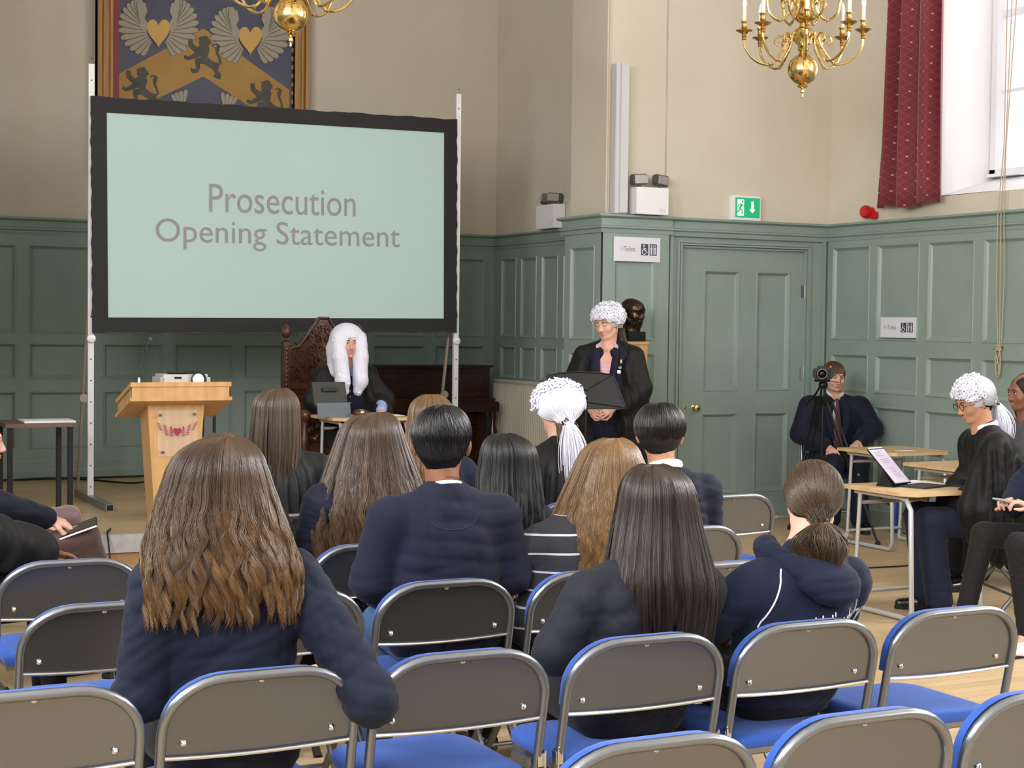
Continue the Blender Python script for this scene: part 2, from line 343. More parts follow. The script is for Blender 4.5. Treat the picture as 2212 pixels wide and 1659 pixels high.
# ================================================================ light
W = bpy.data.worlds.new('overcast daylight'); SC.world = W; W.use_nodes = True
bg = W.node_tree.nodes['Background']; bg.inputs['Color'].default_value = (.93, .96, 1, 1); bg.inputs['Strength'].default_value = 1.05
def area(name, loc, rot, sx, sy, power, col):
    l = bpy.data.lights.new(name, 'AREA'); l.shape = 'RECTANGLE'; l.size = sx; l.size_y = sy; l.energy = power; l.color = col
    o = bpy.data.objects.new(name, l); COL.objects.link(o); o.location = loc; o.rotation_euler = rot; return o
DAY = (1, .99, .98)
for i, (y0, y1) in enumerate(wins):
    area('window_daylight', (XR+TH-.16, (y0+y1)/2, 4.1), (0, PI/2, 0), 2.6, 1.3, 14 if i == 0 else (330 if i == 1 else 190), DAY)
for (y0, y1) in wins[1:]:
    area('window_daylight', (XL-.05, (y0+y1)/2, 4.1), (0, -PI/2, 0), 2.6, 1.7, 330, DAY)
area('rear_window_daylight', (2.15, YF-.05, 3.4), (PI/2, 0, 0), 6.4, 3.3, 22, DAY)
SC.view_settings.view_transform = 'Standard'; SC.view_settings.look = 'None'; SC.view_settings.exposure = .13; SC.view_settings.gamma = 1
SC.view_settings.use_curve_mapping = False
SC.cycles.use_denoising = True; SC.cycles.max_bounces = 6; SC.cycles.diffuse_bounces = 4; SC.cycles.glossy_bounces = 3; SC.cycles.transmission_bounces = 4
SC.cycles.sample_clamp_indirect = 6; SC.cycles.caustics_reflective = False; SC.cycles.caustics_refractive = False
# ================================================================ folding chairs
def arc(c, rx, rz, a0, a1, n): return [(c[0]+rx*math.cos(a0+(a1-a0)*i/n), c[1]+rz*math.sin(a0+(a1-a0)*i/n)) for i in range(n+1)]
HB, TOPZ = .240, .79
def back_y(z): return -.20-.07*(z-.46)/.33 if z > .46 else -.20+.36*(.46-z)/.44
def make_chair():
    t = thing('folding_chair', (0, 0, 0))
    # outer tube: inverted U, kinked at seat level, running forward to the front feet
    half = arc((HB-.15, TOPZ-.135), .15, .125, PI/2, 0, 8)   # from the top towards the right side
    right = [(x, z) for x, z in half]+[(HB, .58), (HB, .50), (HB, .46), (HB, .42), (HB, .2), (HB, .03)]
    pts = [(-x, z) for x, z in reversed(right)]+right
    f = MB().tube([(x, back_y(z), z) for x, z in pts], .0125, 10); f.build('frame', CHAIRTUBE, t)
    # rear legs: second U hinged on the outer tube
    h2 = HB-.028; rl = [(-h2, .10, .405), (-h2, -.02, .26), (-h2, -.235, .02)]
    m = MB()
    for s in (-1, 1): m.tube([(s*-p[0], p[1], p[2]) for p in rl], .011, 10)
    m.tube([(-h2, -.17, .092), (h2, -.17, .092)], .008, 8); m.build('rear_leg_frame', CHAIRTUBE, t)
    MB().tube([(-HB, back_y(.14), .14), (HB, back_y(.14), .14)], .008, 8).build('stretcher', CHAIRTUBE, t)
    # pressed steel back panel, curved bottom lip, slightly dished
    out = arc((HB-.15, TOPZ-.135), .145, .12, PI/2, 0, 8)+[(HB-.006, .60)]
    prof = [(-x, z) for x, z in reversed(out)]+out
    nx = 24; rowsz = 10; vs = []; fs = []
    def ztop(x):
        a = abs(x); c = HB-.15
        return TOPZ-.004-.006 if a < c else TOPZ-.135+.12*math.sqrt(max(0, 1-((a-c)/.147)**2))
    for i in range(nx+1):
        x = -HB+.006+(2*HB-.012)*i/nx; zb = .592-.012*(1-(x/HB)**2); zt = max(ztop(x), zb+.004)
        for j in range(rowsz+1):
            z = zb+(zt-zb)*j/rowsz; d = .018*(1-(x/HB)**2)
            vs.append((x, back_y(z)+d+.002, z))
    for i in range(nx):
        for j in range(rowsz): a = i*(rowsz+1)+j; fs.append((a, a+1, a+rowsz+2, a+rowsz+1))
    n0 = len(vs); vs += [(v[0], v[1]+.003, v[2]) for v in vs]; fs += [tuple(n0+q for q in reversed(f)) for f in fs]
    MB().add(vs, fs).build('back_panel', CHAIRMET, t, ang=60)
    MB().tube([(-HB+.008+(2*HB-.016)*i/16, back_y(.59)+.018*(1-((-1+i/8))**2)-.002, .592-.012*(1-(-1+i/8)**2)) for i in range(17)], .0055, 8, flat=1.).build('back_lip', CHROME, t)
    for (x, z) in ((0, .765), (-.185, .625), (.185, .625)):
        y = back_y(z)+.018*(1-(x/HB)**2)
        MB().sphere((x, y-.001, z), (.009, .006, .009), 12).sphere((x, y-.005, z), (.005, .005, .005), 8).build('rivet', CHROME, t)
    # upholstered pad on the front of the back, showing as a blue rim on top
    vs = []; fs = []; n1 = 20; K = []
    ring = [(-x*1.0, z+.012) for x, z in reversed(out)]+[(x, z+.012) for x, z in out]
    ring = [(x, max(z, .60)) for x, z in ring]; nn = len(ring)
    for yo, sc in ((.026, .95), (.022, 1.0), (.034, 1.012), (.046, 1.0), (.054, .93)):
        cz = .69
        for (x, z) in ring: vs.append((x*sc, back_y(cz+(z-cz)*sc)+yo, cz+(z-cz)*sc))
    for i in range(4):
        for k in range(nn): fs.append((i*nn+k, i*nn+(k+1) % nn, (i+1)*nn+(k+1) % nn, (i+1)*nn+k))
    fs += [tuple(range(nn)), tuple(range(4*nn, 5*nn))]
    MB().add(vs, fs).build('back_pad', BLUE, t, ang=60)
    # seat: metal pan and padded top with rounded front corners
    def seat_ring(w, d0, d1, r):
        o = [(-w, d0), (-w, d1-r)]+[(-w+r-r*math.cos(a), d1-r+r*math.sin(a)) for a in [PI/2*i/5 for i in range(1, 6)]]
        return o+[(-x, y) for x, y in reversed(o)]
    rg = seat_ring(.205, -.19, .215, .09); nn = len(rg)
    def loft(lv, name, m_):
        vs = []; fs = []
        for sc, z in lv:
            for x, y in rg: vs.append((x*sc, .01+(y-.01)*sc, z+(-.012*((y+.0)/.2)**1 if False else 0)))
        for i in range(len(lv)-1):
            for k in range(nn): fs.append((i*nn+k, i*nn+(k+1) % nn, (i+1)*nn+(k+1) % nn, (i+1)*nn+k))
        fs += [tuple(reversed(range(nn))), tuple(range((len(lv)-1)*nn, len(lv)*nn))]
        MB().add(vs, fs).build(name, m_, t, ang=50)
    loft([(.97, .405), (1.0, .41), (1.0, .425)], 'seat_pan', CHAIRTUBE)
    loft([(1.0, .4255), (1.015, .435), (1.015, .447), (.98, .458), (.85, .464), (.5, .468)], 'seat_pad', BLUE)
    for s in (-1, 1):
        MB().box((s*(HB-.014), .045, .405), (.012, .10, .03)).build('hinge_bracket', CHAIRTUBE, t)
        MB().box((s*(HB+.006), back_y(.47)-.004, .475), (.022, .022, .035)).box((s*(HB+.013), back_y(.47)-.012, .475), (.005, .02, .05)).build('link_clip', CHROME, t)
        MB().cyl((s*HB, back_y(.035), .04), (s*HB, back_y(0)-.0, .0), .016, .018, 10).build('rubber_foot', RUBBER, t)
        MB().cyl((s*(HB-.028), -.214, .042), (s*(HB-.028), -.255, .0), .014, .017, 10).build('rubber_foot', RUBBER, t)
    return t
chair0 = make_chair(); used = [0]
def chair(x, y, label, group, rz=0., z=0.):
    c = chair0 if not used[0] else copy_tree(chair0); used[0] = 1
    c.location = (x, y, z); c.rotation_euler = (0, 0, rz); return tag(c, label, 'chair', group)
GA = 'folding chairs in the audience rows'
xr = {}
for nm, Y, l in (
  ('0', 2.735, [(1.72, 'grey steel folding chair, leftmost of the three cut off by the bottom edge'), (2.25, 'grey steel folding chair with blue rim at the bottom edge, middle one of three'), (2.78, 'grey steel folding chair cut off by the bottom right corner of the photo')]),
  ('A', 3.665, [(.66, 'grey steel folding chair in the bottom left corner of the photo'), (1.19, 'steel folding chair the girl in navy jumper with wavy hair sits on, at bottom left'), (1.72, 'empty steel folding chair with blue rim right of the girl hooking her elbow'), (2.265, 'steel folding chair of the girl in blazer with straight dark hair'), (2.80, 'steel folding chair of the girl in navy hoodie with the ponytail'), (3.34, 'empty steel folding chair right of the hoodie girl, blue seat showing in front')]),
  ('B', 4.72, [(.50, 'steel folding chair of which only a rail shows at the left edge of the photo'), (1.05, 'empty steel folding chair with blue seat left of the wavy-haired girl, second row in front'), (1.615, 'steel folding chair partly hidden by the wavy-haired girl, right of her shoulder'), (2.15, 'steel folding chair of the boy with black hair and navy sweatshirt'), (2.70, 'steel folding chair under the girl with wavy golden hair and striped top'), (3.25, 'steel folding chair peeping out between the blazer girl and the hoodie girl')]),
  ('C', 5.62, [(1.13, 'empty steel folding chair behind the seated girl in black tights at the left'), (1.72, 'steel folding chair of the person in dark blazer mostly hidden by wavy hair'), (2.25, 'steel folding chair of the girl with very long brown hair in the middle'), (2.84, 'steel folding chair of the girl with long black hair'), (3.68, 'steel folding chair of the boy with the two-tier bowl haircut')]),
  ('D', 6.62, [(2.27, 'steel folding chair of the gowned girl with long straight brown hair'), (3.0, 'steel folding chair of the person with light brown hair behind the black-haired boy'), (3.70, 'steel folding chair of the gowned person in white curly wig with ponytail'), (4.575, 'empty steel folding chair with blue seat standing alone left of the desk')])):
    for x, lb in l: chair(x, Y+.27, lb, GA)
# ================================================================ projection screen
def screen():
    t = thing('projection_screen', (4.235, 12.6, ST), 0, 'large free-standing projection screen showing a pale green slide with grey words', 'projection screen')
    R = Matrix.Rotation(-.0095, 4, 'Y'); OFF = Vector((0, 0, 1.53-ST))
    def w(x, z, y=0): v = R @ Vector((x, y, z)); return v+OFF
    Wd, Hh = 1.545, 1.815; bk = mat('black screen border cloth', '121217', .7, bump=(14, .5, .01)); nx = 60
    mb = MB(); b_ = .118
    for (x0, x1, z0, z1) in ((-Wd, Wd, 0, b_), (-Wd, Wd, Hh-b_, Hh), (-Wd, -Wd+b_, b_, Hh-b_), (Wd-b_, Wd, b_, Hh-b_)):
        n = 50; vs = []; fs = []; hor = (x1-x0) > (z1-z0)
        for i in range(n+1):
            a = i/n; wv = .003*math.sin(a*90)+.003*math.sin(a*37+1)
            if hor: P_ = [(x0+(x1-x0)*a, z0-(wv if z0 == 0 else 0)), (x0+(x1-x0)*a, z1+(wv if z1 == Hh else 0))]
            else: P_ = [(x0-(wv if x0 == -Wd else 0), z0+(z1-z0)*a), (x1+(wv if x1 == Wd else 0), z0+(z1-z0)*a)]
            for y in (-.012, .012):
                for p in P_: vs.append(w(p[0], p[1], y))
        for i in range(n):
            a = i*4; c = a+4; fs += [(a, a+1, c+1, c), (a+2, c+2, c+3, a+3), (a, c, c+2, a+2), (a+1, a+3, c+3, c+1)]
        fs += [(0, 2, 3, 1), (n*4, n*4+1, n*4+3, n*4+2)]; mb.add(vs, fs)
    mb.build('screen_border', bk, t)
    gm = mat('projected pale green slide', '98aba7', .9, emit=('b3cfca', .24))
    MB().add([w(-Wd+b_, b_-.0, .0), w(Wd-b_, b_, .0), w(Wd-b_, Hh-b_, .0), w(-Wd+b_, Hh-b_, .0)], [(0, 1, 2, 3)]).build('projected_image', gm, t, ang=0)
    tm = mat('projected grey lettering', '827f84', .9, emit=('8d8a90', .2))
    def put(body, xa, xb, ya, yb, name, desc=0):
        p0 = at_y((xa+xb)/2, (ya+yb)/2, 12.6); wd_ = at_y(xb, (ya+yb)/2, 12.6).x-at_y(xa, (ya+yb)/2, 12.6).x; hg = at_y(xa, ya, 12.6).z-at_y(xa, yb, 12.6).z
        ux = Vector((1, 0, .0095)); q = p0-Vector((4.235, 12.6, ST)); q.y = -.003
        return text(name, body, wd_, hg, q, ux, (-.0095, 0, 1), tm, t)
    put('Prosecution', 455, 771, 403, 464, 'slide_text'); put('Opening Statement', 346, 872, 478, 545, 'slide_text')
    al = mat('white enamelled leg', 'd9d9de', .4, .2); tape = mat('beige anodised brace', '9b9184', .5, .3); dk = BLACK
    for s, x in ((-1, -1.553), (1, 1.553)):
        p = MB().box((x, .03, 1.70), (.045, .03, 3.36)).build('pole', al, t)
        h = MB()
        for k in range(21):
            if k not in range(9, 19): h.cyl((x, .0145, .12+k*.165), (x, .0125, .12+k*.165), .006, n=8)
        h.build('pole_hole', BLACK, p, kind='stuff')
        lk = MB().lathe([(0, .0), (.034, .0), (.036, .008), (.03, .016), (.012, .02), (0, .02)], (x, .012, 1.27), rot=(PI/2, 0, 0)); q = lk.build('pole_joint', tape if 0 else al, t)
        q.scale = (1, 1, 1)
        MB().span((x-.03, -.65, .0), (x+.03, .50, .055)).build('foot_bar', mat('grey foot tube', '8c8c88', .4, .5), t)
        MB().span((x-.022, -.653, .008), (x+.022, -.65, .047)).build('end_cap', dk, t)
        br = MB().tube([(x-.02, .42, .05), (x+.0, .15, 1.45), (x+.02, .05, 2.0)], .021, 8, flat=.6).build('brace', tape, t)
        MB().lathe([(0, 0), (.034, 0), (.034, .02), (0, .02)], (x-.012, .235, .80), rot=(PI/2, 0, 0)).build('brace_joint', tape, t)
screen()
# ================================================================ armorial painting
def painting():
    Yp = 14.56; t = thing('armorial_painting', at_y(430, 235, Yp), 0, 'large gilt-framed heraldic painting with winged hearts and lions behind the screen', 'painting')
    O = t.location.copy()
    def P_(x, y, d=0): v = at_y(x, y, Yp)-O; v.y = -d; return v
    def poly(name, pts, d, m_, par=t, th=.004):
        p3 = [P_(x, y, d) for x, y in pts]; n = len(p3); b_ = [p+Vector((0, th, 0)) for p in p3]
        return MB().add(p3+b_, [tuple(range(n)), tuple(reversed(range(n, 2*n)))]+[(i, (i+1) % n, (i+1) % n+n, i+n) for i in range(n)]).build(name, m_, par, ang=0)
    navy = mat('painted dark blue field', '2c3050', .4, var=('3a3d52', 2.5)); gold = mat('painted ochre gold', 'a67c33', .5, var=('96702b', 3)); hg = mat('painted heart gold', 'c0964f', .45)
    fe = mat('painted grey feather', '989080', .6); fed = mat('painted feather shadow', '5d584f', .6); li = mat('painted grey lion', '4b4a48', .6, var=('3a3938', 9)); red = mat('painted crimson border', '7d2233', .5)
    wood = mat('gilt oak frame', 'a5793f', .4, .15, grain=('8c6432', (30, 30, 2)))
    xL, xR, zt, zb = 3.135, 5.098, 5.9, 2.95
    zL = lambda z: z-O.z
    fr = MB(); a, b_ = xL-O.x, xR-O.x
    for (u0, u1, dd) in ((0, .135, .05), (.0, .035, .085), (.05, .07, .065), (.11, .135, .07)):
        fr.span((a+u0, -dd, zL(zb)), (a+u1, .04, zL(zt))); fr.span((b_-u1, -dd, zL(zb)), (b_-u0, .04, zL(zt)))
        fr.span((a+u0, -dd, zL(zt)-u1), (b_-u0, .04, zL(zt)-u0)); fr.span((a+u0, -dd, zL(zb)+u0), (b_-u0, .04, zL(zb)+u1))
    fr.build('picture_frame', wood, t)
    MB().span((a+.13, -.012, zL(zb)+.13), (b_-.13, .03, zL(zt)-.13)).build('canvas', navy, t, ang=0)
    MB().span((a+.13, -.018, zL(zb)+.13), (a+.20, -.012, zL(zt)-.13)).build('painted_border', red, t, ang=0)
    st = MB()
    for k in range(34): st.span((b_-.155, -.018, zL(zb)+.15+k*.08), (b_-.132, -.012, zL(zb)+.19+k*.08))
    st.build('painted_border', gold, t, ang=0)
    ch = poly('painted_chevron', [(252, 162), (439, 62), (624, 195), (624, 285), (438, 166), (252, 255)], .016, gold)
    def feather(mb, mb2, bx, by, ang, L, w):
        c, s = math.cos(ang), math.sin(ang); pts = []
        for k, (u, v) in enumerate([(0, -.3), (.55, -.5), (.85, -.48), (.97, -.3), (1, 0), (.97, .3), (.85, .48), (.55, .5), (0, .3)]):
            pts.append((bx+c*u*L-s*v*w, by+s*u*L+c*v*w))
        dd = .0175+.0003*(len(mb.v)//9); p3 = [P_(x, y, dd) for x, y in pts]; mb.add(p3, [tuple(range(9))])
        e_ = [(bx+c*u*L-s*v*w*1.35, by+s*u*L+c*v*w*1.35) for u, v in [(0, -.3), (.55, -.5), (.85, -.48), (1.02, -.2), (1.02, .2), (.85, .48), (.55, .5), (0, .3)]]
        mb2.add([P_(x, y, dd-.0002) for x, y in e_], [tuple(range(8))])
    def winged(cx, cy, rot=0):
        hb = []
        for k in range(25):
            a_ = -PI+2*PI*k/24
            x = 23*math.sin(a_)**3*1.0; y = -(24*math.cos(a_)-9*math.cos(2*a_)-4*math.cos(3*a_)-1.5*math.cos(4*a_))*1.05+2
            hb.append((cx+x*1.1, cy+y*1.12))
        for s in (-1, 1):
            mb = MB(); m2 = MB(); n = 13
            for k in range(n):
                q = k/(n-1); ang = math.radians(100-q*185 if 0 else (62-q*150)); L = 34+34*math.sin(PI*min(1, q*.9+.1))+10*q
                bx = cx+s*(26+13*q-8*(1-q)); by = cy+22-52*q
                feather(mb, m2, bx, by, ang if s > 0 else PI-ang, L*.82, 12)
            w_ = mb.build('painted_wing', fe, t, ang=0); m2.build('feather_outline', fed, w_, ang=0)
            poly('wing_shoulder', [(cx+s*x, cy+y) for x, y in ((22, -14), (30, -26), (24, -40), (28, -58), (42, -62), (44, -40), (38, -22), (40, -8), (26, 8))], .0225, fe, w_, .001)
        poly('painted_heart', hb, .025, hg)
    winged(341, 66); winged(539, 82)
    lp = [(445, 18+60), (455, 92), (449, 100), (451, 109), (447, 124), (455, 131), (466, 138), (472, 145), (469, 152), (476, 160), (474, 172), (468, 170), (459, 166), (462, 162), (464, 158), (458, 150), (445, 142), (438, 138), (430, 139), (431, 148), (425, 158), (414, 158), (411, 153), (411, 147), (419, 151), (423, 145), (420, 135), (421, 127), (436, 124), (431, 122), (415, 128), (404, 131), (396, 125), (398, 119), (404, 123), (412, 119), (420, 114), (412, 106), (406, 100), (405, 92), (406, 85), (414, 85), (415, 95), (425, 103), (432, 98), (428, 92), (431, 87), (427, 84), (432, 80), (440, 78)]
    tail = [(461, 137), (470, 140), (475, 136), (472, 124), (468, 116), (468, 106), (471, 100), (466, 96), (458, 99)]
    def lion(dx, dy, sc=1., nm='painted_lion'):
        q = [(436+dx+(x-436)*sc, 125+dy+(y-125)*sc) for x, y in lp]
        o = poly(nm, q, .0225, li)
        MB().tube([P_(436+dx+(x-436)*sc, 125+dy+(y-125)*sc, .022) for x, y in tail], [.012, .011, .011, .01, .011, .02, .017, .008, .005], 6, flat=.3, up=(0, -1, 0)).build('lion_tail', li, o)
    lion(0, 0); lion(-134, 67, .98); lion(134, 95, .98)
    for s, (cx, cy) in ((-1, (397, 206)), (1, (483, 212))):
        mb = MB(); m2 = MB()
        for k in range(4): feather(mb, m2, cx+s*k*6, cy+14, math.radians(-90-s*(-8+12*k)*-1), 26-3*k, 8)
        w_ = mb.build('painted_wing', fe, t, ang=0); m2.build('feather_outline', fed, w_, ang=0)
painting()
# ================================================================ chandeliers
CREAMC = mat('cream candle tube', 'e2dccb', .5); BULB = mat('frosted glass bulb', 'dfe3ec', .25)
def chandelier(cx, cy, z, label, rz=0):
    t = thing('chandelier', (cx, cy, z), rz, label, 'chandelier', 'brass chandeliers')
    lo = [(0, -.185), (.006, -.18), (.008, -.165), (.004, -.155), (.012, -.15), (.014, -.135), (.008, -.125), (.03, -.118), (.036, -.108), (.02, -.1), (.03, -.096)]
    ball = [(.102*math.sin(a), -.102*math.cos(a)) for a in [PI*(.1+.82*i/12) for i in range(13)]]
    up = [(.03, .102), (.022, .115), (.038, .125), (.03, .14), (.022, .155), (.05, .165), (.056, .2), (.07, .23), (.056, .26), (.03, .275), (.024, .30), (.045, .31), (.075, .335), (.08, .35), (.045, .365), (.03, .40), (.045, .43), (.055, .47), (.045, .51), (.02, .54), (.018, .6), (.03, .62), (.03, .64), (.015, .66), (.01, .70), (0, .70)]
    MB().lathe(lo+ball+up, n=28).build('baluster', BRASS, t)
    ch = MB(); zz = .70
    ch.cyl((0, 0, .70), (0, 0, ZC-z), .006, n=8)
    for k in range(int((ZC-z-.7)/.045)):
        c = zz+.02+k*.045; ax = (1, 0) if k % 2 else (0, 1)
        ch.tube([(ax[0]*.012*math.cos(a), ax[1]*.012*math.cos(a), c+.026*math.sin(a)) for a in [2*PI*i/8 for i in range(8)]], .003, 5, closed=True)
    ch.build('hanging_chain', BRASSD, t)
    def arm_tier(n, pts, cup, ph, scroll):
        for k in range(n):
            a = 2*PI*k/n+ph; R = Matrix.Rotation(a, 4, 'Z')
            def sm(ps, m=5):
                out = []
                for i in range(len(ps)-1):
                    p0, p1, p2, p3 = [Vector(ps[max(0, min(len(ps)-1, j))]) for j in (i-1, i, i+1, i+2)]
                    for j in range(m): u = j/m; out.append(.5*((2*p1)+(p2-p0)*u+(2*p0-5*p1+4*p2-p3)*u*u+(3*p1-p0-3*p2+p3)*u**3))
                return out+[Vector(ps[-1])]
            mb = MB(); mb.M = R
            mb.tube([(p[0], 0, p[1]) for p in sm(pts)], .0085, 8)
            mb.tube([(p[0], 0, p[1]) for p in sm(scroll)], [.007]*(5*(len(scroll)-1)-3)+[.006, .005, .005, .008], 7)
            b_ = pts[len(pts)//2]; mb.sphere((b_[0], 0, b_[1]), (.02, .014, .014), 8); mb.sphere((pts[1][0], 0, pts[1][1]), .015, 8)
            arm = mb.build('arm', BRASS, t)
            r, zc = cup; m2 = MB(); m2.M = R
            m2.lathe([(.012, -.05), (.017, -.045), (.012, -.035), (.018, -.025), (.012, -.012), (.03, -.004), (.052, .008), (.056, .013), (.03, .012), (.012, .014), (.013, .022), (.021, .03), (.016, .045), (.018, .062), (.024, .07), (.024, .074), (.01, .074)], (r, 0, zc), 16)
            m2.build('drip_pan', BRASSD, arm)
            m3 = MB(); m3.M = R; m3.cyl((r, 0, zc+.07), (r, 0, zc+.155), .0135, n=12); m3.build('candle_tube', CREAMC, arm)
            m4 = MB(); m4.M = R; m4.lathe([(.012, .155), (.016, .175), (.0175, .19), (.013, .215), (.005, .24), (0, .245)], (r, 0, zc), 12); m4.build('bulb', BULB, arm)
    arm_tier(8, [(.05, .20), (.095, .22), (.13, .13), (.21, .035), (.31, .06), (.375, .14), (.385, .20)], (.385, .245), .2, [(.15, .10), (.115, .15), (.13, .21), (.17, .215), (.185, .18), (.165, .16), (.155, .175)])
    arm_tier(6, [(.04, .44), (.07, .45), (.10, .36), (.155, .32), (.215, .36), (.235, .43), (.24, .48)], (.24, .52), .5, [(.12, .34), (.09, .39), (.10, .44), (.13, .445), (.145, .42), (.13, .40), (.12, .412)])
p = at_y(1734, 150, 8.7); chandelier(p.x, p.y, p.z, 'brass chandelier hanging over the right side beside the red curtain')
p = at_y(628, 32, 8.95); chandelier(p.x, p.y, p.z, 'brass chandelier in front of the heraldic painting, cut off by the top edge', .35)
# ================================================================ curtain
cm = mat('crimson brocade curtain', '7a1f30', .75, sheen=.5); nt = cm.node_tree; b = nt.nodes['Principled BSDF']
tc = [n for n in nt.nodes if n.type == 'TEX_COORD'][0]; se = nt.nodes.new('ShaderNodeSeparateXYZ'); nt.links.new(tc.outputs['UV'], se.inputs[0])
def M_(op, a, bb=None):
    n = nt.nodes.new('ShaderNodeMath'); n.operation = op
    for i, v in enumerate((a, bb)):
        if v is None: continue
        if isinstance(v, (int, float)): n.inputs[i].default_value = v
        else: nt.links.new(v, n.inputs[i])
    return n.outputs[0]
u_, v_ = se.outputs['X'], se.outputs['Y']
def lines(e, p, w): return M_('LESS_THAN', M_('PINGPONG', e, p), w)
l1 = lines(M_('ADD', u_, v_), .032, .0016); l2 = lines(M_('SUBTRACT', u_, v_), .032, .0016)
d1 = M_('MULTIPLY', lines(M_('ADD', u_, v_), .064, .007), lines(M_('SUBTRACT', u_, v_), .064, .007))
mx = nt.nodes.new('ShaderNodeMix'); mx.data_type = 'RGBA'; mx.inputs['A'].default_value = lin('6f1a2a'); mx.inputs['B'].default_value = lin('a8505a')
nt.links.new(M_('MULTIPLY', M_('MAXIMUM', l1, l2), .6), mx.inputs['Factor'])
m2 = nt.nodes.new('ShaderNodeMix'); m2.data_type = 'RGBA'; m2.inputs['B'].default_value = lin('c9a387'); nt.links.new(mx.outputs['Result'], m2.inputs['A']); nt.links.new(d1, m2.inputs['Factor'])
nt.links.new(m2.outputs['Result'], b.inputs['Base Color'])
ya, yb_, zb = at_x(1893, 458, XR-.1).y, at_x(2028, 450, XR-.1).y, 2.60
t = thing('curtain', (XR-.12, (ya+yb_)/2, zb), 0, 'heavy crimson patterned curtain hanging beside the tall window', 'curtain')
vs = []; fs = []; N, K = 120, 24; H = 3.2
for j in range(K+1):
    z = H*j/K; k_ = 1-.16*(z/1.7 if z < 1.7 else 1)
    for i in range(N+1):
        s = i/N; fold = .062*math.sin(s*2*PI*3.3+.6+.25*math.sin(z*1.3))+.014*math.sin(s*2*PI*7.7+z*.6)
        vs.append((fold*(1+.1*math.sin(z)), (ya-yb_)/2*(1-2*s)*k_-.04*z/1.7*(1 if z < 1.7 else 1.7/z)+.012*math.cos(s*2*PI*4.3), z+.015*math.sin(s*9)*(1 if j == 0 else 0)))
fs = [(j*(N+1)+i, j*(N+1)+i+1, (j+1)*(N+1)+i+1, (j+1)*(N+1)+i) for j in range(K) for i in range(N)]
me = bpy.data.meshes.new('drape'); me.from_pydata(vs, [], fs); uv = me.uv_layers.new(name='UVMap')
for p in me.polygons:
    for li in p.loop_indices: vi = me.loops[li].vertex_index; uv.data[li].uv = ((vi % (N+1))/N*.95, vs[vi][2])
o = link('drape', me, cm, t, 180); sm = o.modifiers.new('thickness', 'SOLIDIFY'); sm.thickness = .004
MB().tube([(-.0, (ya-yb_)/2+.1, H+.02), (-.0, -(ya-yb_)/2-2.2, H+.02)], .02, 12).build('curtain_pole', BRASSD, t)
# alarm sounder, pull cord and cleat
p = at_x(1884, 458, XR); al = MB().lathe([(0, -.0), (.04, 0), (.04, .04), (.052, .05), (.055, .075), (.045, .095), (0, .10)], (p.x, p.y, p.z), 24, rot=(0, -PI/2, 0)).box((p.x-.03, p.y-.06, p.z-.03), (.05, .06, .06), bev=.008)
al.build('alarm_sounder', mat('red alarm plastic', 'c1121c', .3), label='round red alarm sounder at the foot of the crimson curtain', cat='alarm')
cl = at_x(2166, 752, XR); RP = mat('buff sash cord', 'b3a48e', .8)
cd_ = MB(); c0 = (XR-.035, cl.y, cl.z)
for dy, top in ((-.004, (9.1, at_x(2198, 100, 9.0).y, 5.)), (.012, (XR-.03, cl.y+.0, 5.2)), (-.02, (XR+.2, cl.y-.25, 5.2))):
    cd_.tube([(XR-.035, cl.y+dy, cl.z), (XR-.05, cl.y+dy*2.5, cl.z+.5), (XR-.055, cl.y+dy*2, cl.z+1.0), (XR-.04 if dy != -.02 else XR-.05, cl.y-.02+dy, cl.z+1.5), ((XR-.045), cl.y-.05+dy*3, cl.z+2.6)], .004, 6)
cd_.tube([(XR-.045, cl.y+.025*math.sin(a), cl.z-.10+.12*math.cos(a)*1. ) for a in [2*PI*i/20 for i in range(20)]], .005, 6, closed=True)
cd_.tube([(XR-.05, cl.y+.02*math.sin(2*a), cl.z-.09+.1*math.cos(a)) for a in [2*PI*i/24 for i in range(24)]], .005, 6, closed=True)
for k in range(4): cd_.tube([(XR-.045-.012*math.cos(a), cl.y+.032*math.sin(a), cl.z-.015+.01*k) for a in [2*PI*i/12 for i in range(12)]], .005, 6, closed=True)
cd_.build('window_cord', RP, label='buff sash cord hanging from the window and looped on the green panelling', cat='cord')
MB().box((XR-.03, cl.y, cl.z), (.02, .025, .03)).tube([(XR-.045, cl.y-.045, cl.z+.012), (XR-.042, cl.y, cl.z), (XR-.045, cl.y+.045, cl.z-.005)], .007, 8).build('cord_cleat', BRASSD, label='small brass cleat holding the sash cord on the right wall', cat='cleat')
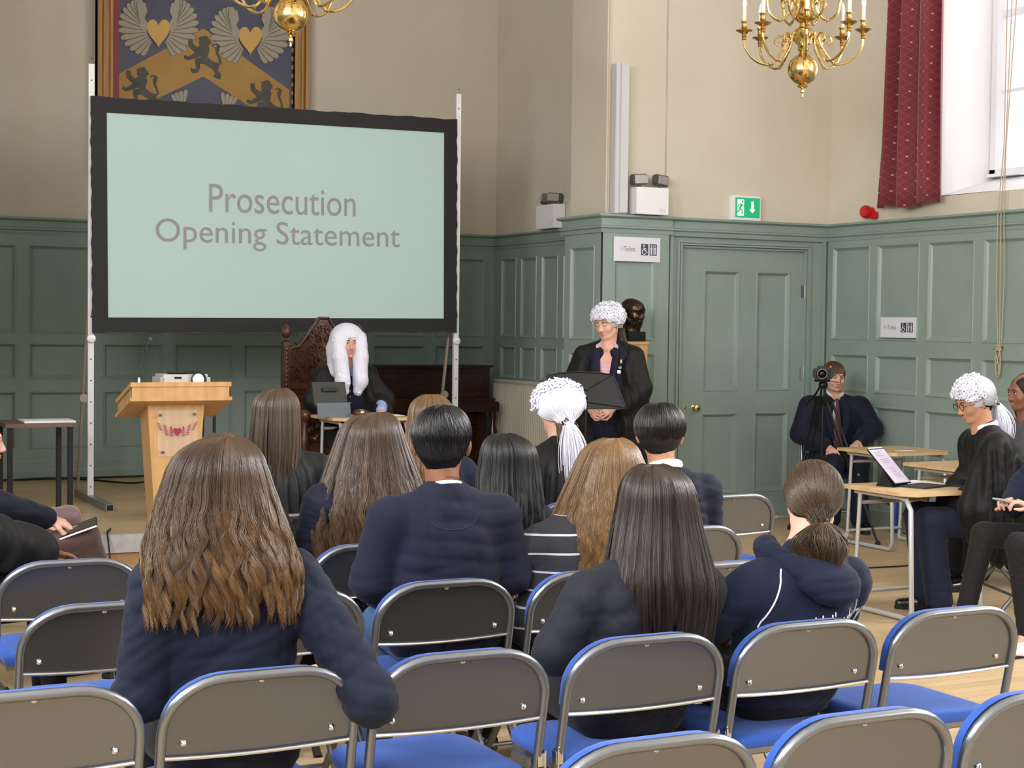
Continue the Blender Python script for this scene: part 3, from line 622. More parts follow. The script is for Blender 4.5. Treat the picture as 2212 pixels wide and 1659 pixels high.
# ================================================================ signs
SW = mat('white sign board', 'dcdce6', .35); NB = mat('navy sign ink', '3a3d5c', .5); GI = mat('grey sign lettering', '77778a', .5)
def toilet_sign(name, o, ux, n, w, h, flip, label):
    o, ux, n = Vector(o), Vector(ux), Vector(n); up = Vector((0, 0, 1)); t = thing(name, o, 0, label, 'sign')
    mb = MB(); c = [n*.001-ux*w/2-up*h/2, n*.001+ux*w/2-up*h/2, n*.001+ux*w/2+up*h/2, n*.001-ux*w/2+up*h/2]
    mb.add(c+[p+n*.008 for p in c], [(0, 1, 2, 3), (4, 7, 6, 5), (0, 4, 5, 1), (1, 5, 6, 2), (2, 6, 7, 3), (3, 7, 4, 0)]); mb.build('board', SW, t, ang=0)
    def q(a, b, d=.0095): return ux*(a*w)+up*(b*h)+n*d
    L = text('lettering', 'Toilets', w*.24, h*.21, q(-.17, .01), ux, (0, 0, 1), GI, t)
    s = -1 if flip else 1; x0 = -.35
    ar = MB()
    for a, b in (((x0-.045, 0), (x0+.04, 0)), ((x0+s*.0, .1), (x0+s*.042, 0)), ((x0+s*.0, -.1), (x0+s*.042, 0))): ar.tube([q(*a), q(*b)], .0022, 6, flat=.3)
    ar.build('arrow', GI, t)
    for k, cx in enumerate((.16, .345)):
        hw, hh = .078, .235; pc = MB().add([q(cx-hw, -hh), q(cx+hw, -hh), q(cx+hw, hh), q(cx-hw, hh)], [(0, 1, 2, 3)]).build('pictogram', NB, t, ang=0)
        g = MB()
        def disc(a, b, r, d=.0105): g.add([q(a, b, d)+ux*r*h*math.cos(i*PI/6)+up*r*h*math.sin(i*PI/6) for i in range(12)], [tuple(range(12))])
        def bar(pts, r): g.tube([q(x, y, .0102) for x, y in pts], r*h, 6, flat=.15, up=n)
        if k == 0:
            disc(cx-.018, .165, .042); bar([(cx-.018, .1), (cx-.014, -.02), (cx+.028, -.03), (cx+.045, -.12), (cx+.062, -.11)], .022); bar([(cx-.015, .05), (cx+.03, .045)], .018)
            bar([(cx-.012+.042*math.cos(a), -.085+.105*math.sin(a)) for a in [math.radians(100+22*i) for i in range(11)]], .018)
        else:
            for dx in (-.04, .04): disc(cx+dx, .165, .036); bar([(cx+dx, .10), (cx+dx, -.0)], .045); bar([(cx+dx-.008, .0), (cx+dx-.008, -.19)], .018); bar([(cx+dx+.008, .0), (cx+dx+.008, -.19)], .018)
            bar([(cx, .19), (cx, -.19)], .012)
        g.build('pictogram_figure', SW, pc, ang=0)
a, b_ = at_y(1325, 537, YD-.03), at_y(1425, 541, YD-.03)
toilet_sign('toilets_sign', ((a.x+b_.x)/2, YD-.03, (a.z+b_.z)/2), (1, 0, 0), (0, -1, 0), b_.x-a.x, .195, 0, 'white toilets sign with right arrow on the green pier left of the door')
a, b_ = at_x(1904, 707, XR-.03), at_x(1980, 708, XR-.03)
toilet_sign('toilets_sign', (XR-.03, (a.y+b_.y)/2, (a.z+b_.z)/2), (0, -1, 0), (-1, 0, 0), a.y-b_.y, .165, 1, 'small white toilets sign with left arrow on the right wall panelling')
# exit sign
c = at_y(1613, 451, YD-.02); t = thing('exit_sign', (c.x, YD-.02, c.z), 0, 'green and white running man emergency exit sign above the door', 'sign')
MB().box((0, .04, 0), (.30, .09, .215), bev=.012).build('sign_housing', WHITE, t)
MB().box((.005, -.006, .008), (.245, .006, .165), bev=.002).build('sign_face', mat('lit green exit panel', '1aa06a', .4, emit=('1fae72', .42)), t)
EW = mat('lit white pictogram', 'ffffff', .4, emit=('eafff4', .6)); g = MB()
def bar(pts, r): g.tube([(x, -.0105, z) for x, z in pts], r, 6, flat=.2, up=(0, -1, 0))
g.add([(.05, -.0105, -.045+.008), (.02, -.0105, -.005), (.038, -.0105, -.005), (.038, -.0105, .06), (.062, -.0105, .06), (.062, -.0105, -.005), (.08, -.0105, -.005)], [(0, 1, 6), (2, 3, 4, 5), (1, 2, 5, 6)]); g.build('arrow', EW, t, ang=0)
g = MB(); g.add([(-.10, -.0105, -.06), (-.035, -.0105, -.06), (-.035, -.0105, .075), (-.10, -.0105, .075)], [(0, 1, 2, 3)]); dr = g.build('doorway_pictogram', EW, t, ang=0)
g = MB(); GR = mat('green pictogram figure', '159a63', .4, emit=('1aa86c', .42))
def bar2(pts, r): g.tube([(x, -.013, z) for x, z in pts], r, 6, flat=.2, up=(0, -1, 0))
g.add([(-.052+.011*math.cos(i*PI/6), -.013, .058+.011*math.sin(i*PI/6)) for i in range(12)], [tuple(range(12))])
bar2([(-.062, .04), (-.075, -.002)], .011); bar2([(-.075, 0), (-.052, -.02), (-.055, -.05)], .007); bar2([(-.075, -.002), (-.092, -.025), (-.112, -.03)], .007); bar2([(-.062, .036), (-.04, .02), (-.028, .03)], .005); bar2([(-.066, .036), (-.09, .03), (-.098, .01)], .005)
g.build('running_figure', GR, dr, ang=0)
# twin emergency floodlights
GL = mat('clear ribbed lens', 'a8a4a2', .25, .3, bump=(120, .3, .002)); DG = mat('dark lamp housing', '57504e', .5)
def flood(loc, rz, label, w, h, sp, tw):
    t = thing('emergency_floodlight', loc, rz, label, 'emergency light'); MB().box((0, -.06, h/2), (w, .12, h), bev=.004).build('battery_box', WHITE, t)
    MB().box((w*.3, -.1215, .035), (w*.2, .001, .03)).build('maker_plate', SW, t)
    for s in (-1, 1):
        l = MB(); l.M = Matrix.Translation((s*sp, -.07, h+.055)) @ Matrix.Rotation(tw*s+.1, 4, 'Z') @ Matrix.Rotation(.08*s, 4, 'Y')
        l.box((0, 0, .008), (.142, .07, .085), bev=.01); l.cyl((0, 0, -.03), (0, .0, -.06), .015, n=8); o = l.build('lamp_head', DG, t)
        l2 = MB(); l2.M = l.M; l2.box((0, -.037, .008), (.12, .008, .066), bev=.003); l2.build('lens', GL, o)
a = at_y(1357, 470, YD-.0)
flood((at_y(1393, 470, YD).x, YD-.0, 2.512), 0, 'white emergency twin floodlight on the dado left of the exit sign', .30, .215, .10, .12)
p = at_x(1203, 498, XA); flood((XA-.01, p.y, 2.512), -PI/2, 'white emergency twin floodlight on the alcove wall, turned away', .36, .22, .10, .5)
MB().span((6.49, YD-.06, 2.512), (6.60, YD+.02, 3.70), bev=.004).span((6.53, YD-.075, 2.52), (6.60, YD-.06, 3.70)).build('cable_trunking', mat('grey white trunking', 'c6c8cc', .5), label='tall white vertical cable trunking on the pier above the panelling', cat='trunking')
MB().tube([(6.47, YD+.01, 2.512), (6.47, YD+.01, ZC)], .005, 6).build('wall_cable', CREAM, label='thin painted cable running up the corner of the pier', cat='cable')
# ================================================================ lectern with microphone
Yl = 9.95; a, b_ = at_y(282, 826, Yl), at_y(500, 826, Yl); xc = (a.x+b_.x)/2; Wl = b_.x-a.x; zt = a.z
t = thing('lectern', (xc, Yl, 0), 0, 'light oak lectern with winged heart emblem, microphone and sloping top at the left', 'lectern')
h = Wl/2; D_ = .40; dz = -.125; th_ = .095
def slab(x0, x1, y0, y1, z0, z1, s0=0., s1=0.):  # sheared slab: z falls by dz over depth D_
    f = lambda y: dz*y/D_
    return [(x0, y0, z0+f(y0)), (x1, y0, z0+f(y0)), (x1, y1, z0+f(y1)), (x0, y1, z0+f(y1)), (x0, y0, z1+f(y0)), (x1, y0, z1+f(y0)), (x1, y1, z1+f(y1)), (x0, y1, z1+f(y1))]
BF = [(0, 3, 2, 1), (4, 5, 6, 7), (0, 1, 5, 4), (1, 2, 6, 5), (2, 3, 7, 6), (3, 0, 4, 7)]
MB().add(slab(-h, h, 0, D_, zt-.028, zt), BF).build('top_board', OAKL, t, ang=30)
MB().add(slab(-h+.012, h-.012, .008, D_-.008, zt-.095, zt-.028), BF).build('top_box', OAKL, t, ang=30)
MB().add(slab(-h-.004, h+.004, -.004, D_, zt-.118, zt-.095), BF).build('bottom_board', OAKL, t, ang=30)
cx0 = at_y(318, 880, Yl+.10).x-xc; cx1 = at_y(442, 880, Yl+.10).x-xc; zc = zt-.10
bx0 = at_y(331, 1080, Yl+.10).x-xc; bx1 = cx1-.05; k_ = (bx0-cx0)/.62*zc
col = [(cx0+k_, .10, 0), (cx1-k_, .10, 0), (cx1-k_, .30, 0), (cx0+k_, .30, 0), (cx0, .10, zc), (cx1, .10, zc), (cx1, .30, zc-.06), (cx0, .30, zc-.06)]
MB().add(col, BF).build('column', OAKL, t, ang=30)
MB().box((0, .2, .02), (.52, .36, .04), bev=.005).build('base_board', OAKL, t)
zf = lambda y: at_y(380, y, Yl+.09).z
xf = lambda x: at_y(x, 930, Yl+.09).x-xc
MB().span((xf(341), .082, zf(985)), (xf(424), .086, zf(886))).build('acrylic_plate', mat('clear acrylic', 'dfe8ee', .05, alpha=.10), t, ang=0)
for (x, y) in ((345, 896), (419, 895), (351, 976), (417, 975)): MB().cyl((xf(x), .10, zf(y)), (xf(x), .074, zf(y)), .0085, n=12).build('standoff', CHROME, t)
EMB = mat('magenta emblem', '8f2448', .5); g = MB(); s_ = (xf(419)-xf(345))/74; ox, oz = xf(382), zf(930)
hp = [(9*1.0*math.sin(a_)**3, (9.5*math.cos(a_)-3.2*math.cos(2*a_)-1.6*math.cos(3*a_)-.6*math.cos(4*a_))*.95-2) for a_ in [2*PI*i/22 for i in range(22)]]
em = MB().prism([(x*s_, y*s_) for x, y in hp], (ox, .081, oz), (1, 0, 0), (0, 0, 1), (0, .001, 0)).build('emblem_heart', EMB, t, ang=0)
for s in (-1, 1):
    g = MB()
    for r in range(6):
        n = 3 if r < 4 else 2
        for c in range(n):
            x = 13+c*8.3+(6-r)*.9*(c) - (c == 0)*0; y = 6.5-r*3.4+c*(4.6-r*.5)
            L, w_ = (8.3 if c else 6.8), (1.6 if c else 1.8)
            if r == 0 and c == 0: L, w_ = 4, 4
            an = math.radians(28-r*5); q = [(x+u*math.cos(an)-v*math.sin(an), y+u*math.sin(an)+v*math.cos(an)) for u, v in ((-L/2, -w_/2), (L/2-1, -w_/2), (L/2+.6, w_/2), (-L/2+1, w_/2))]
            q = [(s*px_*s_, py_*s_) for px_, py_ in q]; g.prism(q if s > 0 else q[::-1], (ox, .081, oz), (1, 0, 0), (0, 0, 1), (0, .001, 0))
    g.build('emblem_wing', EMB, t, ang=0)
mb = at_y(300, 822, Yl+.18); mt = at_y(322, 724, Yl+.18); mx_ = mb.x-xc
m = thing('microphone', (mb.x, Yl+.18, zt+dz*.18/D_), 0, 'slim gooseneck microphone on the oak lectern', 'microphone'); hh = mt.z-zt+.02
MB().lathe([(.016, 0), (.016, .012), (.011, .02), (.010, .07), (.006, .08)], n=14).build('base', CHROME, m)
MB().lathe([(.0165, .0), (.0165, .01)], n=14).build('base_ring', mat('yellow band', 'c9a52a', .5), m)
dx = mt.x-mb.x
MB().tube([(0, 0, .07), (.008, 0, .14), (.02, 0, .20), (.03, 0, .26), (.04, 0, hh-.08), (dx-.012, 0, hh-.03), (dx, 0, hh)], .0035, 8).tube([(.011, 0, .135), (.024, 0, .18)], .005, 8).build('gooseneck', BLACK, m)
MB().sphere((dx+.008, 0, hh+.01), (.014, .014, .014)).build('foam_head', mat('grey foam', '4c4c50', .9), m)
# projector on a cart
p = at_y(398, 826, 11.3)
t = thing('projector_cart', (p.x, 11.38, ST), 0, 'small black cart behind the lectern carrying the projector', 'cart')
ct = p.z-ST-.04; MB().box((0, 0, ct-.012), (.44, .34, .024), bev=.004).build('shelf', BLACK, t); MB().box((0, 0, .2), (.44, .34, .02)).build('shelf', BLACK, t)
for sx in (-1, 1):
    for sy in (-1, 1): MB().cyl((sx*.2, sy*.15, 0), (sx*.2, sy*.15, ct-.02), .012, n=10).build('leg', BLACK, t)
t = thing('projector', (p.x, 11.38, ST+ct), 0, 'white projector with large lens showing just above the lectern', 'projector')
MB().box((0, 0, .055), (.36, .27, .085), bev=.02).build('casing', mat('off-white plastic', 'c9c8c2', .5), t)
MB().lathe([(.052, 0), (.056, .02), (.05, .024), (.045, .012), (.04, .004)], (.085, -.135, .062), 24, rot=(PI/2, 0, 0)).build('lens_ring', BLACK, t)
MB().lathe([(.044, 0), (.03, .012), (0, .016)], (.085, -.14, .062), 24, rot=(PI/2, 0, 0)).build('lens', mat('blue lit lens', 'bcd4ee', .05, emit=('cfe4ff', .6)), t)
MB().box((-.06, -.136, .075), (.05, .004, .016)).build('vent', BLACK, t)
for s in (-1, 1): MB().cyl((s*.14, -.08, 0), (s*.14, -.08, .015), .012).build('foot', BLACK, t)
MB().lathe([(.07, 0), (.075, .012), (.05, .02), (0, .02)], (-.03, 0, .0975), 20).build('adjust_dial', BLACK, t); MB().box((.08, .0, .108), (.11, .08, .022), bev=.006).build('cap', BLACK, t)
# ================================================================ carved throne
WD = mat('dark carved oak', '4a2a1b', .3, spec=.6, var=('37190f', 14), bump=(45, .5, .006)); WD2 = mat('dark polished oak', '532f1e', .3, spec=.6, grain=('3c2013', (24, 24, 3)))
Yt = 12.2; xa, xb = at_y(617, 800, Yt).x, at_y(775, 800, Yt).x; t = thing('throne', ((xa+xb)/2, Yt, ST), 0, 'tall dark carved wooden throne with pointed crest behind the wigged judge', 'throne')
h = (xb-xa)/2; zt = at_y(617, 738, Yt).z-ST
for s in (-1, 1):
    p_ = MB().box((s*h, 0, zt/2), (.065, .065, zt), bev=.006)
    p_.lathe([(.03, 0), (.036, .008), (.02, .018), (.016, .03), (.022, .036), (.036, .055), (.040, .075), (.034, .10), (.018, .125), (.006, .14), (0, .145)], (s*h, 0, zt), 24, lobes=10, la=.07)
    o = p_.build('back_post', WD2, t)
    c = MB()
    for k in range(20): c.sphere((s*h, -.034, zt-.06-k*.035), (.014, .008, .014), 8)
    for dx in (-.024, .024): c.span((s*h+dx-.003, -.038, .5), (s*h+dx+.003, -.03, zt-.02))
    c.build('post_carving', WD, o)
    MB().box((s*(h+.0), -.27, .72), (.08, .5, .05), bev=.015).sphere((s*h, -.5, .705), (.055, .05, .05)).build('armrest', WD2, t)
    MB().lathe([(.035, 0), (.04, .05), (.025, .08), (.045, .13), (.05, .18), (.025, .24), (.03, .27), (.045, .29), (.045, .36), (.025, .40), (.04, .45), (.045, .52), (.03, .58), (.035, .69)], (s*h, -.46, 0), 20).build('front_leg', WD2, t)
zc_ = at_y(617, 760, Yt).z-ST; pk = at_y(697, 687, Yt); xk = 0
cr = [(-h+.03, zt-.33), (h-.03, zt-.33), (h-.03, zt-.05), (h-.10, zt-.03), (h-.17, zt+.06), (h-.24, zt+.15), (.04, zt+.195), (-.04, zt+.195), (-h+.24, zt+.15), (-h+.17, zt+.06), (-h+.10, zt-.03), (-h+.03, zt-.05)]
bk = MB().prism(cr, (0, -.015, 0), (1, 0, 0), (0, 0, 1), (0, .04, 0)).build('crest_panel', WD, t, ang=30)
c = MB(); e_ = [cr[i] for i in (2, 3, 4, 5, 6, 7, 8, 9, 10, 11)]; c.tube([(x*.985, -.02, z-.006) for x, z in e_], .013, 8)
def scroll(x, z, r, s, n=1.6, w_=.008, a0=0): c.tube([(x+s*r*(1-.85*i/20)*math.cos(a0+n*2*PI*i/20), -.022, z+r*(1-.85*i/20)*math.sin(a0+n*2*PI*i/20)) for i in range(21)], [w_*(1-.4*i/20) for i in range(21)], 6)
for s in (-1, 1):
    for (x, z, r, a0) in ((.20, -.12, .07, 0), (.10, -.06, .05, 2), (.23, -.25, .045, 1), (.09, -.22, .06, 3), (.15, .03, .04, 1), (.06, .10, .05, 2.5), (.26, -.06, .03, 0), (.04, .02, .03, 1)): scroll(s*x, zt+z, r, s, a0=a0)
    for k in range(26): c.sphere((s*(.02+.25*rnd.random()), -.018, zt-.31+.32*rnd.random()), (.013, .012, .013+.01*rnd.random()), 6)
c.tube([(.07*math.cos(a_), -.024, zt-.15+.1*math.sin(a_)) for a_ in [2*PI*i/20 for i in range(20)]], .008, 6, closed=True)
c.build('crest_carving', WD, bk)
MB().span((-h+.03, -.03, zt-.38), (h-.03, .03, zt-.33), bev=.006).build('cross_rail', WD2, t)
bp = MB().span((-h+.03, -.01, .5), (h-.03, .025, zt-.38)).build('back_panel', WD2, t, ang=0)
c = MB()
for (i, w_) in ((.0, .025), (.05, .02), (.095, .012)):
    z0, z1, x1 = .52+i, zt-.40-i, h-.05-i
    for s in (-1, 1): c.span((s*x1-w_/2, -.022, z0), (s*x1+w_/2, -.008, z1))
    c.span((-x1, -.022, z1-w_/2), (x1, -.008, z1+w_/2))
for k in range(5):
    for s in (-1, 1): c.sphere((s*.10, -.014, zt-.55-.08*k), (.03, .01, .035), 8); c.sphere((s*.04, -.014, zt-.52-.08*k), (.022, .01, .03), 8)
c.build('panel_moulding', WD, bp)
MB().box((0, -.25, .44), (2*h-.04, .46, .09), bev=.015).build('seat', WD2, t)
# ================================================================ desks
TUBE = mat('light grey desk tube', 'c3c3c8', .35, .3)
def desk(name, x, y, z, rz, w, d, h, label, ch=.0):
    t = thing(name, (x, y, z), rz, label, 'desk')
    o = [(-w/2, -d/2+ch), (-w/2+ch, -d/2), (w/2-ch, -d/2), (w/2, -d/2+ch), (w/2, d/2), (-w/2, d/2)] if ch else [(-w/2, -d/2), (w/2, -d/2), (w/2, d/2), (-w/2, d/2)]
    MB().prism(o, (0, 0, h-.022), (1, 0, 0), (0, 1, 0), (0, 0, .022)).build('desk_top', BEECH, t, ang=30)
    for s in (-1, 1):
        X = s*(w/2-.06); r = .05
        pts = [(X, d/2-.06, .018), (X, -d/2+.12, .018), (X, -d/2+.05, .018), (X, -d/2+.02, .06), (X, -d/2+.045, h-.10), (X, -d/2+.08, h-.045), (X, -d/2+.14, h-.036), (X, d/2-.06, h-.036)]
        MB().tube(pts, .0145, 10).tube([(X, d/2-.06, .018), (X, d/2-.10, h-.036)], .0125, 10).build('leg_frame', TUBE, t)
    MB().tube([(-w/2+.06, d/2-.09, h-.1), (w/2-.06, d/2-.09, h-.1)], .011, 8).build('cross_bar', TUBE, t); MB().tube([(-w/2+.06, d/2-.08, .10), (w/2-.06, d/2-.08, .10)], .0105, 8).build('cross_bar', TUBE, t)
    return t
jl, jr = at_z(690, 895, .92), at_z(885, 900, .92)
jx0, jx1, jy0 = 4.10, 4.735, 11.0
desk('school_desk', (jx0+jx1)/2, jy0+.28, ST, 0, jx1-jx0, .56, .72, 'small beech desk with pale tube legs in front of the wigged judge', .08)
ZJ = ST+.72
t = thing('tablet_computer', (4.14, 11.22, ZJ), .10, 'dark tablet propped on its grey folio stand on the desk of the judge', 'tablet')
R1 = Euler((-.30, 0, 0)).to_matrix(); MB().box((0, .03, .165), (.275, .010, .19), R1, .004).build('tablet_body', mat('dark folio case', '2b2e2c', .6), t)
MB().box((.0, .018, .205), (.12, .012, .035), R1, .003).build('pen_loop', mat('dark folio loop', '232624', .7), t)
MB().box((0, -.045, .052), (.27, .006, .11), Euler((-.22, 0, 0)).to_matrix(), .002).build('folio_flap', mat('grey folio flap', '5f6772', .7), t)
t = thing('gavel', (4.335, 11.12, ZJ), .1, 'dark wooden gavel with brass band on the desk beside the tablet', 'gavel')
MB().lathe([(.0, -.05), (.022, -.05), (.027, -.04), (.022, -.032), (.027, -.026), (.029, 0), (.027, .026), (.022, .032), (.027, .04), (.022, .05), (0, .05)], (0, 0, .03), 20, rot=(0, PI/2, 0)).build('head', mat('red-brown gavel wood', '4a1712', .2, coat=.5), t)
MB().lathe([(.0295, -.016), (.0305, -.012), (.0305, .012), (.0295, .016)], (0, 0, .03), 20, rot=(0, PI/2, 0)).build('band', BRASS, t)
MB().tube([(0, .02, .03), (.02, .20, .02)], [.008, .011], 10).build('handle', mat('gavel handle wood', '4a1712', .25), t)
PAP = mat('white paper', 'e6e6ec', .8)
MB().box((0, 0, .002), (.21, .15, .003)).build('paper', PAP, label='white sheet of paper on the right end of the desk of the judge', cat='paper').location = (4.62, 11.3, ZJ)
# right-hand desks
d1 = desk('school_desk', 6.19, 7.17, 0, 0, .62, .58, .72, 'beech desk with grey tube legs carrying the propped tablet, right foreground', .07)
desk('school_desk', 7.95, 9.45, 0, .0, .62, .60, .72, 'beech desk standing further back against the right wall, half hidden', .07)
c = at_z(1958, 1040, .75)
t = thing('tablet_computer', (c.x-.0, c.y-.09, .72), .30, 'tablet showing a page of text, propped up on the right-hand desk', 'tablet')
th = .80
def tp(u, v, w_=0):
    return Vector((u, .09, .02))+Vector((0, math.sin(th)*v-math.cos(th)*w_, math.cos(th)*v+math.sin(th)*w_))
SCR = mat('lit document on screen', 'b9b0c4', .2, emit=('b8b0c6', .35)); q = MB()
def quad(mb, u0, u1, v0, v1, w0, w1):
    c_ = [tp(u, v, w_) for w_ in (w0, w1) for u, v in ((u0, v0), (u1, v0), (u1, v1), (u0, v1))]
    mb.add(c_, [(0, 3, 2, 1), (4, 5, 6, 7), (0, 1, 5, 4), (1, 2, 6, 5), (2, 3, 7, 6), (3, 0, 4, 7)]); return mb
quad(MB(), -.082, .082, .0, .265, -.005, .002).build('tablet_body', BLACK, t, ang=0)
sc_ = quad(MB(), -.076, .076, .006, .259, .002, .0028).build('display', SCR, t, ang=0)
ln = MB()
for k in range(15):
    if k in (3, 7, 8): continue
    v = .236-.0135*k; u0 = -.04 if k > 3 else -.05; quad(ln, u0+(.02 if k > 9 else 0), u0+.06+.025*rnd.random(), v, v+.003, .003, .0034)
ln.build('text_lines', mat('grey screen text', '8a8296', .5, emit=('857d94', .2)), sc_, ang=0, kind='stuff')
MB().tube([tp(-.06, .272, .0), tp(.07, .272, .0)], .0045, 8).build('stylus', WHITE, t)
MB().box((.10, .02, .006), (.24, .17, .010), bev=.002).build('keyboard', mat('dark grey keyboard', '2f2f33', .6), t)
MB().add([(-.08, .22, .0), (.08, .22, 0), (.08, .10, .0), (-.08, .10, .0), (-.08, .17, .09), (.08, .17, .09)], [(0, 1, 2, 3), (3, 2, 5, 4), (0, 4, 5, 1), (0, 3, 4), (1, 5, 2)]).build('folio_stand', BLACK, t, ang=0)
MB().box((0, 0, .002), (.21, .29, .002)).build('paper', PAP, label='white sheet lying behind the propped tablet on the right-hand desk', cat='paper').location = (6.33, 7.33, .72)
MB().box((0, 0, .002), (.14, .06, .002)).build('paper_slip', PAP, label='small white slip on the further desk by the right wall', cat='paper').location = (7.93, 9.32, .72)
q = at_y(2092, 926, 8.1)
desk('school_desk', q.x+.12, 8.25, 0, 0, .6, .55, .72, 'beech desk hidden behind the seated person in white wig with glasses')
t = thing('drink_bottle', (q.x, 8.1, .72), 0, 'clear bottle with green cap peeping out beside the glasses of the wigged person', 'bottle'); bh = q.z-.72
MB().lathe([(0, 0), (.032, 0), (.034, .01), (.034, bh*.62), (.016, bh*.84), (.014, bh-.02)], n=18).build('bottle_body', mat('clear plastic', 'dfe6ea', .1, alpha=.45), t)
MB().lathe([(.018, bh-.03), (.019, bh), (0, bh)], n=16).build('cap', mat('green cap', '2d8a5c', .4), t)
# ================================================================ music stand
Ym = 9.30; a, b_ = at_y(1180, 806, Ym), at_y(1345, 808, Ym); bz = at_y(1365, 882, Ym).z
t = thing('music_stand', ((a.x+b_.x)/2+.01, Ym, 0), -.12, 'black music stand in front of the standing speaker in white wig', 'music stand')
MS = mat('black stand enamel', '08080a', .45, spec=.3); w_ = .27; z0, z1 = bz, a.z-.005; y0, y1 = -.0, .09
tr = [(-w_-.02, z0), (w_+.02, z0), (w_-.035, z1-.012), (w_*.5, z1+.003), (0, z1+.008), (-w_*.5, z1+.003), (-w_+.035, z1-.012)]
yy = lambda z: (z-z0)/(z1-z0)*.10
n = len(tr); vs = [(x, yy(z), z) for x, z in tr]+[(x, yy(z)+.003, z+.0) for x, z in tr]
MB().add(vs, [tuple(range(n)), tuple(reversed(range(n, 2*n)))]+[(i, (i+1) % n, n+(i+1) % n, n+i) for i in range(n)]).build('desk_plate', MS, t, ang=0)
e = MB(); rim = [(x, yy(z), z) for x, z in tr[1:]+tr[:1]]; e.tube([rim[0]]+rim[1:6]+[rim[6]], .006, 8)
for (p0, p1) in (((-w_+.02, z1-.02), (w_*.1, z0+.12)), ((w_-.06, z1-.02), (-.02, z0+.10)), ((-.1, z0+.06), (w_, z0+.01))): e.tube([(p0[0], yy(p0[1])-.002, p0[1]), (p1[0], yy(p1[1])-.002, p1[1])], .005, 6, flat=.5)
e.build('pressed_ribs', MS, t)
MB().box((0, .03, z0), (2*w_+.05, .07, .004)).box((w_+.02, -.0, z0+.005), (.008, .02, .02)).build('ledge', MS, t)
MB().cyl((0, 0, .08), (0, .0, z0+.08), .0115).cyl((0, 0, .1), (0, 0, .62), .016).build('pole', MS, t)
for k in range(3):
    a_ = 2*PI*k/3+.4; MB().tube([(0, 0, .10), (.12*math.cos(a_), .12*math.sin(a_), .08), (.27*math.cos(a_), .27*math.sin(a_), .008)], .008, 8).build('leg', MS, t)
# ================================================================ bust on pedestal
pd = at_y(1360, 760, 10.95)
t = thing('pedestal', (6.47, 10.92, 0), 0, 'tall square oak pedestal carrying the bronze bust beside the pier', 'pedestal')
ptz = at_y(1390, 738, 10.8).z; MB().box((0, 0, ptz/2), (.25, .25, ptz-.02)).box((0, 0, ptz-.012), (.27, .27, .024), bev=.003).box((0, 0, .03), (.29, .29, .06)).build('pedestal_body', OAKL, t)
PED = (6.47, 10.92, ptz)
# ================================================================ radiator
t = thing('radiator', (XA-.10, 13.72, ST), 0, 'cream column radiator on the alcove side wall behind the music stand', 'radiator'); ra = mat('cream radiator enamel', 'c6c0b0', .5)
r0 = at_x(1073, 818, XA-.1); hy = r0.y-13.72; hz = r0.z-ST; c = MB(); n = 34
for k in range(n):
    y = -hy+2*hy*(k+.5)/n
    for dx in (-.035, .03): c.tube([(dx, y, .13), (dx, y, hz-.02)], .011, 6)
c.build('columns', ra, t, kind='stuff')
MB().box((0, 0, hz-.02), (.11, 2*hy, .04), bev=.012).build('header', ra, t); MB().box((0, 0, .12), (.11, 2*hy, .04), bev=.012).build('header', ra, t)
for s in (-1, 1): MB().cyl((0, s*(hy-.1), 0), (0, s*(hy-.1), .12), .02).build('foot', ra, t)
# ================================================================ upright piano
xa, xb = 5.45, at_y(1068, 790, 14.05).x; zt = at_y(1060, 789, 14.05).z
t = thing('upright_piano', ((xa+xb)/2, 14.28, ST), 0, 'dark mahogany upright piano against the back wall beside the radiator', 'piano'); PW = mat('dark mahogany', '3b1e16', .25, coat=.3, grain=('2a140f', (3, 20, 26)))
w_ = (xb-xa)/2; hz = zt-ST; kz = at_y(1060, 872, 13.9).z-ST
MB().box((0, 0, hz-.012), (2*w_+.03, .38, .024), bev=.006).build('lid', PW, t)
up_ = MB().span((-w_, -.13, kz+.02), (w_, .16, hz-.024)).build('upper_case', PW, t, ang=0)
g = MB()
for (x0, x1) in ((-w_+.05, -w_*.35), (-w_*.33, w_*.33), (w_*.35, w_-.05)):
    for q in ((x0, x0+.02), (x1-.02, x1)): g.span((q[0], -.142, kz+.06), (q[1], -.13, hz-.06))
    for q in ((kz+.06, kz+.075), (hz-.075, hz-.06)): g.span((x0+.02, -.1412, q[0]), (x1-.02, -.13, q[1]))
g.build('panel_moulding', PW, up_)
MB().box((0, -.20, kz-.03), (2*w_, .32, .10), bev=.012).build('key_bed', PW, t)
kf = MB().box((0, -.22, kz+.035), (2*w_-.06, .25, .03), bev=.01).build('fallboard', PW, t)
MB().span((-w_+.02, -.10, .05), (w_-.02, .16, kz-.08)).build('lower_case', PW, t, ang=0)
for s in (-1, 1): MB().lathe([(.03, 0), (.035, .05), (.022, .1), (.04, .25), (.045, .4), (.025, .45), (.035, kz-.08)], (s*(w_-.05), -.31, 0), 16).build('front_leg', PW, t)
for s in (-1, 1): MB().span((s*w_-.03*(s > 0), -.15, 0), (s*w_+.03*(s < 0), .17, .06)).build('foot', PW, t)
